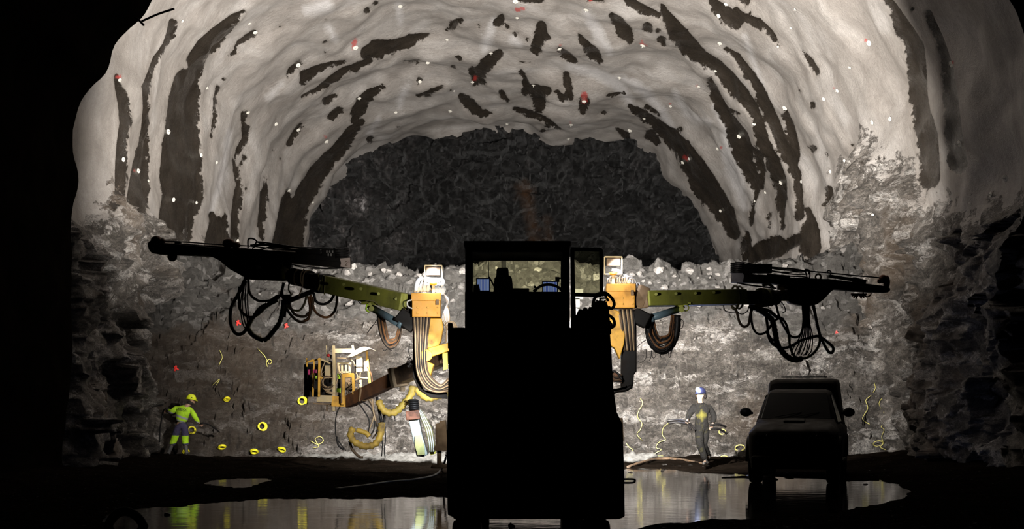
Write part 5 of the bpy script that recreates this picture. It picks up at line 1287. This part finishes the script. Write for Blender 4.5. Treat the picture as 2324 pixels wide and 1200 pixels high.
# windscreen and side windows
m = MB(); m.add([(-.72, 1.37, 1.27), (.72, 1.37, 1.27), (.60, 1.985, 1.79), (-.60, 1.985, 1.79), (-.70, 1.345, 1.275), (.70, 1.345, 1.275), (.59, 1.965, 1.80), (-.59, 1.965, 1.80)], [(0, 1, 2, 3), (7, 6, 5, 4), (0, 4, 5, 1), (1, 5, 6, 2), (2, 6, 7, 3), (3, 7, 4, 0)])
m.build('windscreen', M_CGL, truck, local=True)
for s_ in (-1, 1):
    for (y0, y1, n0, n1) in ((1.62, 2.45, 2.06, 2.45), (2.52, 3.3, 2.52, 3.22)):
        m = MB(); m.add([(s_ * .835, y0, 1.20), (s_ * .835, y1, 1.20), (s_ * .67, n1, 1.76), (s_ * .67, n0, 1.76), (s_ * .80, y0, 1.20), (s_ * .80, y1, 1.20), (s_ * .64, n1, 1.76), (s_ * .64, n0, 1.76)], [(0, 1, 2, 3), (7, 6, 5, 4), (0, 4, 5, 1), (1, 5, 6, 2), (2, 6, 7, 3), (3, 7, 4, 0)])
        m.build('side_window', M_CGL, truck, local=True)
    m = MB(); m.box((s_ * .95, 1.62, 1.38), (.10, .05, .05)); m.ball((s_ * 1.05, 1.60, 1.40), .125, .07, .095, 16, 8)
    mi = m.build('side_mirror', M_BLACK, truck, local=True)
    MB().box((s_ * .60, .06, .90), (.30, .08, .13), Matrix.Rotation(s_ * .35, 3, 'Z')).build('headlight', M_CGL, truck, local=True, bevel=.02)
    MB().box((s_ * .885, 2.5, .40), (.10, 2.0, .06)).build('side_step', M_BLACK, truck, local=True, bevel=.01)
    for y_ in (.85, 4.05):
        m = MB(); m.cyl((s_ * .64, y_, .38), (s_ * .90, y_, .38), .40, n=32)
        wl = m.build('wheel', M_RUBBER, truck, local=True, bevel=.04)
        MB().cyl((s_ * .88, y_, .38), (s_ * .915, y_, .38), .22, n=20).build('rim', M_SOOT, wl, local=True)
        m = MB(); n_ = 14; vs = []
        for i in range(n_ + 1):
            a = math.pi * i / n_
            for r_, x_ in ((.44, .80), (.50, .80), (.50, .935), (.44, .935)): vs.append((s_ * x_, y_ + r_ * math.cos(a), .42 + r_ * math.sin(a)))
        m.add(vs, [(i * 4 + k, i * 4 + 4 + k, i * 4 + 4 + (k + 1) % 4, i * 4 + (k + 1) % 4) for i in range(n_) for k in range(4)] + [(0, 1, 2, 3), (n_ * 4 + 3, n_ * 4 + 2, n_ * 4 + 1, n_ * 4)], True)
        m.build('wheel_arch', M_CAR, truck, local=True)
m = MB(); m.box((0, -.03, .42), (1.58, .16, .26)); m.build('bumper', M_CAR, truck, local=True, bevel=.05)
m = MB(); m.box((0, .0, .80), (.85, .05, .20)); 
for i in range(4): m.box((0, -.03, .73 + i * .045), (.80, .03, .014))
m.build('grille', M_BLACK, truck, local=True)
m = MB(); m.box((0, 2.5, .42), (1.1, 4.6, .12)); m.box((0, .85, .38), (1.3, .14, .12)); m.box((0, 4.05, .38), (1.3, .14, .12)); m.build('underbody', M_BLACK, truck, local=True)
for s_ in (-.18, .18):
    MB().beam((s_ - .25, 1.31, 1.30), (s_ + .28, 1.48, 1.40), .015, .012).build('windscreen_wiper', M_BLACK, truck, local=True)
MB().beam((-.5, 4.0, 2.16), (.5, 4.0, 2.16), .03, .03, up=(0, 0, 1)).build('roof_bar', M_BLACK, truck, local=True)
MB().beam((-.85, 2.55, 1.13), (-.86, 2.7, 1.13), .02, .02).build('door_handle', M_BLACK, truck, local=True)

# ================================================================== rock bolts in the vault
M_BOLT = plain('pale_bolt_plate', (.68, .65, .58), .5)
BOLTS = [(676,147,6),(380,299,7),(455,352,5),(392,453,6),(444,460,4),(270,180,5),(278,362,6),(312,388,6),(335,411,4),(740,320,6),(562,254,5),(579,72,6),(806,107,7),(565,52,4),(412,47,4),(468,199,4),(490,368,4),(625,281,5),(676,294,5),(655,431,5),(815,222,5),(709,459,3),(538,546,5),
 (1114,119,5),(953,184,5),(971,141,5),(1015,89,4),(908,13,6),(1022,251,5),(1030,205,3),(1151,280,4),(1174,39,5),(1170,2,7),(1331,21,7),(1269,110,6),(1459,102,7),(1211,192,5),(1326,229,6),(1296,282,6),(1072,185,5),(898,254,4),(1406,175,5),(1522,240,4),(1462,268,4),(1550,368,5),(1586,195,5),(1624,160,4),(1634,97,6),(1632,35,6),(1649,8,6),
 (1782,244,7),(1712,280,5),(1678,309,6),(1629,337,5),(1773,414,6),(1738,436,4),(1714,456,3),(1974,97,7),(1930,152,4),(1902,205,5),(1871,224,5),(1981,277,6),(2022,270,6),(1886,389,5),(1918,364,4),(1820,412,4),(1796,62,4),(1806,20,4),(1767,105,3),(2161,145,8),(1430,295,6),(1290,314,4),(1565,360,4),(2180,325,8),(2204,462,5),(2284,404,9),(2250,442,7),(2225,820,10),(1636,478,4),(1982,487,4)]
base = None
for i, (x_, y_, r) in enumerate(BOLTS):
    h, n = on_rock(x_, y_, BV_VAULT)
    if h is None: continue
    R = r / F * h.y * .90
    redm = (x_, y_) in ((806,107),(1459,102),(1326,229),(1269,110),(1331,21),(1072,185),(312,388),(1974,97))
    if base is None:
        m = MB(); m.cyl((0, 0, 0), (0, 0, .03), 1, .92, n=20); m.cyl((0, 0, .03), (0, 0, .10), .38, .32, n=12); m.cyl((0, 0, .1), (0, 0, .95), .10, n=8)
        base = m.build('rock_bolt', M_BOLT, None, local=True); o = base
    else: o = link(base.copy())
    o.location = h + n * .03; o.scale = (R, R, R if R > .06 else R * 1.2)
    nn_ = (n + Vector((0, -.35, -.1)) + Vector((random.uniform(-.2, .2), random.uniform(-.2, .2), 0))).normalized()
    o.rotation_euler = nn_.to_track_quat('Z', 'Y').to_euler()
    tag(o, 'round pale bolt plate with pin ringed in red paint on the concrete vault' if redm else 'round pale rock bolt plate with pin in the grey sprayed concrete vault', 'rock bolt', 'rock bolts circled in red paint' if redm else 'rock bolts in the vault')

# ================================================================== detonator tubes on the face
M_TUBE = plain('yellow_detonator_tube', (.80, .72, .02), .4)
M_TUBE2 = plain('pale_yellow_tube', (.62, .56, .16), .5)
COILS = [(339,895,6,.35,'small yellow tube coil high on the rock left of the lime-jacketed worker'),(522,905,6,.35,'flat yellow tube coil on the rock right of the lime helmet'),(679,909,9,.9,'round lime-yellow tube coil left of the drilling rig basket'),
 (337,968,8,.8,'yellow tube coil low on the rock left of the lime-jacketed worker'),(436,979,8,1.0,'yellow tube ring beside the knees of the lime-jacketed worker'),(596,974,9,1.0,'large yellow tube ring on the rock between worker and basket'),
 (503,1017,8,.3,'flat yellow tube coil at the foot of the face right of the lime-jacketed worker'),(571,1025,8,.3,'flat yellow tube coil at the foot of the face below the large ring'),(641,1023,8,.25,'flat yellow tube coil at the foot of the face left of the hanging hoses'),
 (416,1021,7,.3,'yellow tube coil on the ground between the boots of the lime-jacketed worker'),
 (1677,1018,11,.5,'yellow tube coil on the rock just left of the pickup truck'),(1640,979,8,.6,'yellow tube coil behind the walking worker\'s back'),(1584,1035,11,.3,'flat yellow tube coil beside the walking worker\'s foot'),(1643,1040,8,.3,'flat yellow tube coil on the ground between walking worker and truck'),(1994,1012,11,.4,'yellow tube coil low on the face right of the pickup truck')]
for x_, y_, r, sq, lab in COILS:
    h, n = on_rock(x_, min(y_, 1034), BV_BENCH)
    if h is None: continue
    R = r / F * h.y; big = x_ < 1000
    m = MB(); ax = Vector((random.uniform(-.3, .3), -1, (1 - sq) * -2.2)).normalized(); c = h + n * .10
    for k in range(3 if big else 2): m.ring(c + Vector((random.uniform(-.02, .02), -.02 * k, random.uniform(-.02, .02))), R * (1 - .06 * k),   .017 if big else .010, ax, 26, 7)
    tag(m.build('detonator_coil', M_TUBE if big else M_TUBE2, None, origin=c), lab, 'tube coil')
STR = [([(1452,903),(1458,915),(1450,930),(1446,945),(1456,960),(1452,975),(1445,985),(1458,1000)], 'thin yellow detonator tube hanging down just right of the rig'),
 ([(1520,958),(1506,968),(1502,985),(1510,998),(1496,1002),(1488,1015),(1500,1020),(1484,1030),(1492,1040),(1504,1036)], 'thin yellow detonator tube winding down left of the walking worker'),
 ([(1982,868),(1985,880),(1980,890)], 'short yellow detonator tube high above the truck\'s right side'),
 ([(1975,897),(1963,908),(1968,925),(1960,940),(1956,950),(1964,958),(1972,962)], 'thin yellow detonator tube curving on the face right of the truck roof'),
 ([(2000,903),(1993,915),(2000,930),(2005,938),(1996,945),(2004,958),(1998,968),(2005,975),(1999,990),(2003,1005),(1996,1014),(2008,1020)], 'long yellow detonator tube hanging on the face far right of the truck'),
 ([(500,795),(506,810),(502,820),(498,830)], 'thin pale tube hanging on the brown rock under the left hoses'),
 ([(585,790),(602,808),(612,826),(618,820),(612,815),(606,822),(608,832)], 'pale yellow tube with small loops left of the basket'),
 ([(482,875),(490,868),(500,860),(492,874)], 'thin yellowish tube on the rock above the lime helmet'),
 ([(1420,1005),(1428,1015),(1436,1020),(1430,1028)], 'thin yellow detonator tube at the rig\'s lower right side'), ([(706,1000),(722,1008),(735,1000),(728,990),(716,996),(724,1012),(712,1016)], 'thin yellow-green tube tangled below the basket')]
for pts, lab in STR:
    q = []
    for p_ in smooth_path([(a, b_, 0) for a, b_ in pts], 3):
        h, n = on_rock(p_[0], min(p_[1], 1034), BV_BENCH)
        if h is not None: q.append(h + Vector((0, -.10, 0)))
    if len(q) > 2: tag(MB().tube(q, .009, 5, 1).build('detonator_tube', M_TUBE2, None, origin=q[0]), lab, 'tube')
for x_, y_, lab in ((543,733,'red plastic marker on the rock behind the left hanging hoses'),(652,740,'red plastic marker on the grey rock right of the left hanging hoses'),(402,836,'red plastic marker on the dark rock above the lime-jacketed worker'),(1898,754,'tiny red marker on the face under the right feed beam')):
    h, n = on_rock(x_, y_, BV_BENCH)
    if h is None: continue
    m = MB(); k_ = .5 if x_ == 1898 else 1
    m.beam(h + Vector((-.06 * k_, -.08, .05 * k_)), h + Vector((.06 * k_, -.10, -.04 * k_)), .03, .04 * k_); m.beam(h + Vector((-.05 * k_, -.08, -.07 * k_)), h + Vector((.0, -.1, .08 * k_)), .03, .04 * k_); m.cyl(h, h + Vector((0, -.12, 0)), .015)
    tag(m.build('rock_marker', plain('bright_red_tape', (.85, .05, .04), .5), None, origin=h), lab, 'marker')

# ================================================================== loose stones
def stone_mesh(seed, name='boulder'):
    r = random.Random(seed); bm = bmesh.new()
    for _ in range(16):
        v = Vector((r.gauss(0, 1), r.gauss(0, 1), r.gauss(0, 1))).normalized(); v.x *= r.uniform(.8, 1.15); v.z *= .75; v.y *= .9
        bm.verts.new(v)
    bmesh.ops.convex_hull(bm, input=bm.verts)
    for v in [v for v in bm.verts if not v.link_faces]: bm.verts.remove(v)
    me = bpy.data.meshes.new(name); bm.to_mesh(me); bm.free(); return me
s = NT('loose_grey_stone'); co = s.co(); n_ = s.noise(co, 3, 7, .7)
M_STONE = s.set(color=s.ramp(n_, [(.3, (.10, .09, .08)), (.7, (.34, .32, .30))]), rough=.8, normal=s.bump(n_, .7, .1))
M_WETST = plain('wet_black_stone', (.012, .010, .008), .5)
MES = [stone_mesh(i) for i in range(6)]
for me in MES: me.materials.append(M_STONE)
rnd = random.Random(21)
big = [(1495,610,14),(1565,612,12),(1390+60,618,8),(965,605,9),(1050,612,10),(870,612,9),(800,602,12),(690,622,8),(1610,618,9),(1630,622,7),(1720,612,9),(1780,604,13),(1530,624,8),(1435,622,8),(1915,566,9),(1966,547,10),(840,620,7),(905,622,8)]
for i in range(110):
    if i < len(big): x_, y_, r = big[i]
    else:
        x_ = rnd.uniform(560, 2000); y_ = rnd.uniform(606, 700) ** 1.0; r = rnd.uniform(2.5, 7) if rnd.random() < .75 else rnd.uniform(7, 12)
        if 1060 < x_ < 1070: continue
    h, n = on_rock(x_, y_ + r * .5, BV_BENCH)
    if h is None or h.y > 56: 
        h, n = on_rock(x_, 626, BV_BENCH)
    if h is None or h.y > 58: continue
    R = r / F * h.y
    o = link(bpy.data.objects.new('boulder', MES[i % 6])); o.location = h + Vector((0, -.1 * R, R * .25)); o.scale = (R * rnd.uniform(.8, 1.2), R, R * rnd.uniform(.8, 1.15)); o.rotation_euler = (rnd.uniform(-.5, .5), rnd.uniform(-.5, .5), rnd.uniform(0, 6))
    tag(o, 'loose grey boulder on the rubble slope along the top of the bench', 'boulder', 'boulders on the bench slope')
MW = [m_.copy() for m_ in MES]
for me in MW: me.materials.clear(); me.materials.append(M_WETST)
for i in range(70):
    if i < 6: x_, y_, r = [(1503,1069,5),(1430,1072,5),(1963,1099,5),(380,1168,9),(1990,1150,8),(1700,1082,9)][i]
    else: x_ = rnd.choice([rnd.uniform(300, 1010), rnd.uniform(1500, 1690), rnd.uniform(1940, 2200)]); y_ = rnd.uniform(1049, 1064) if x_ < 1700 else rnd.uniform(1056, 1085); r = rnd.uniform(1.5, 5)
    d_ = CH * F / (y_ - CY); R = r / F * d_
    o = link(bpy.data.objects.new('stone', MW[i % 6])); o.location = (x_at(x_, d_), d_, R * .2 if i < 6 else .05 + R * .2); o.scale = (R * 1.3, R, R * .6); o.rotation_euler = (0, 0, rnd.uniform(0, 6))
    tag(o, 'dark wet stone lying on the mud or in the shallow pool', 'stone', 'dark stones on the muddy floor')
# cable and old hoses on the floor
def on_floor(px, py, lift=.02): d_ = CH * F / (py - CY); return Vector((x_at(px, d_), d_, lift))
pts = [W(1018, 1010, 33.0), W(1010, 1045, 32.5), on_floor(1002, 1074, .10), on_floor(985, 1088, .09), on_floor(940, 1098, .09), on_floor(880, 1104, .09), on_floor(820, 1112, .08), on_floor(760, 1118, .07)]
tag(MB().tube(pts, .022, 8, 6).build('power_cable', M_HOSE), 'black power cable sagging from the rig onto the mud by the support jack', 'cable')
pts = [on_floor(1425, 1062, .03), on_floor(1455, 1058, .10), on_floor(1490, 1053, .14), on_floor(1530, 1053, .14), on_floor(1570, 1056, .10), on_floor(1600, 1060, .07)]
tag(MB().tube(pts, .035, 8, 6).build('floor_hose', M_HOSEB), 'brown hose lying on the shore between rig and walking worker', 'hose')
pts = [Vector((x_at(a_, 22.0), 22.0, z_)) for a_, z_ in ((243, -.06), (250, .06), (268, .17), (290, .19), (312, .12), (326, .0), (332, -.1))]
tag(MB().tube(pts, .06, 12, 6).build('floor_hose', M_SOOT), 'thick black hose arching out of the pool at the lower left', 'hose')
# steel rods sticking out of the near wall, top left
for i, (a, b_, lab) in enumerate((((322,48,36.9),(395,20,36.6),'dark steel rod sticking out of the near wall at the top left'), ((306,40,36.8),(326,57,36.6),'short dark rod stub on the near wall edge, upper left'))):
    tag(MB().tube([W(a[0], a[1], a[2]), W((a[0]+b_[0])/2, (a[1]+b_[1])/2 - 2, (a[2]+b_[2])/2), W(b_[0], b_[1], b_[2])], .025, 8, 3).build('steel_rod', M_BLACK), lab, 'rod')
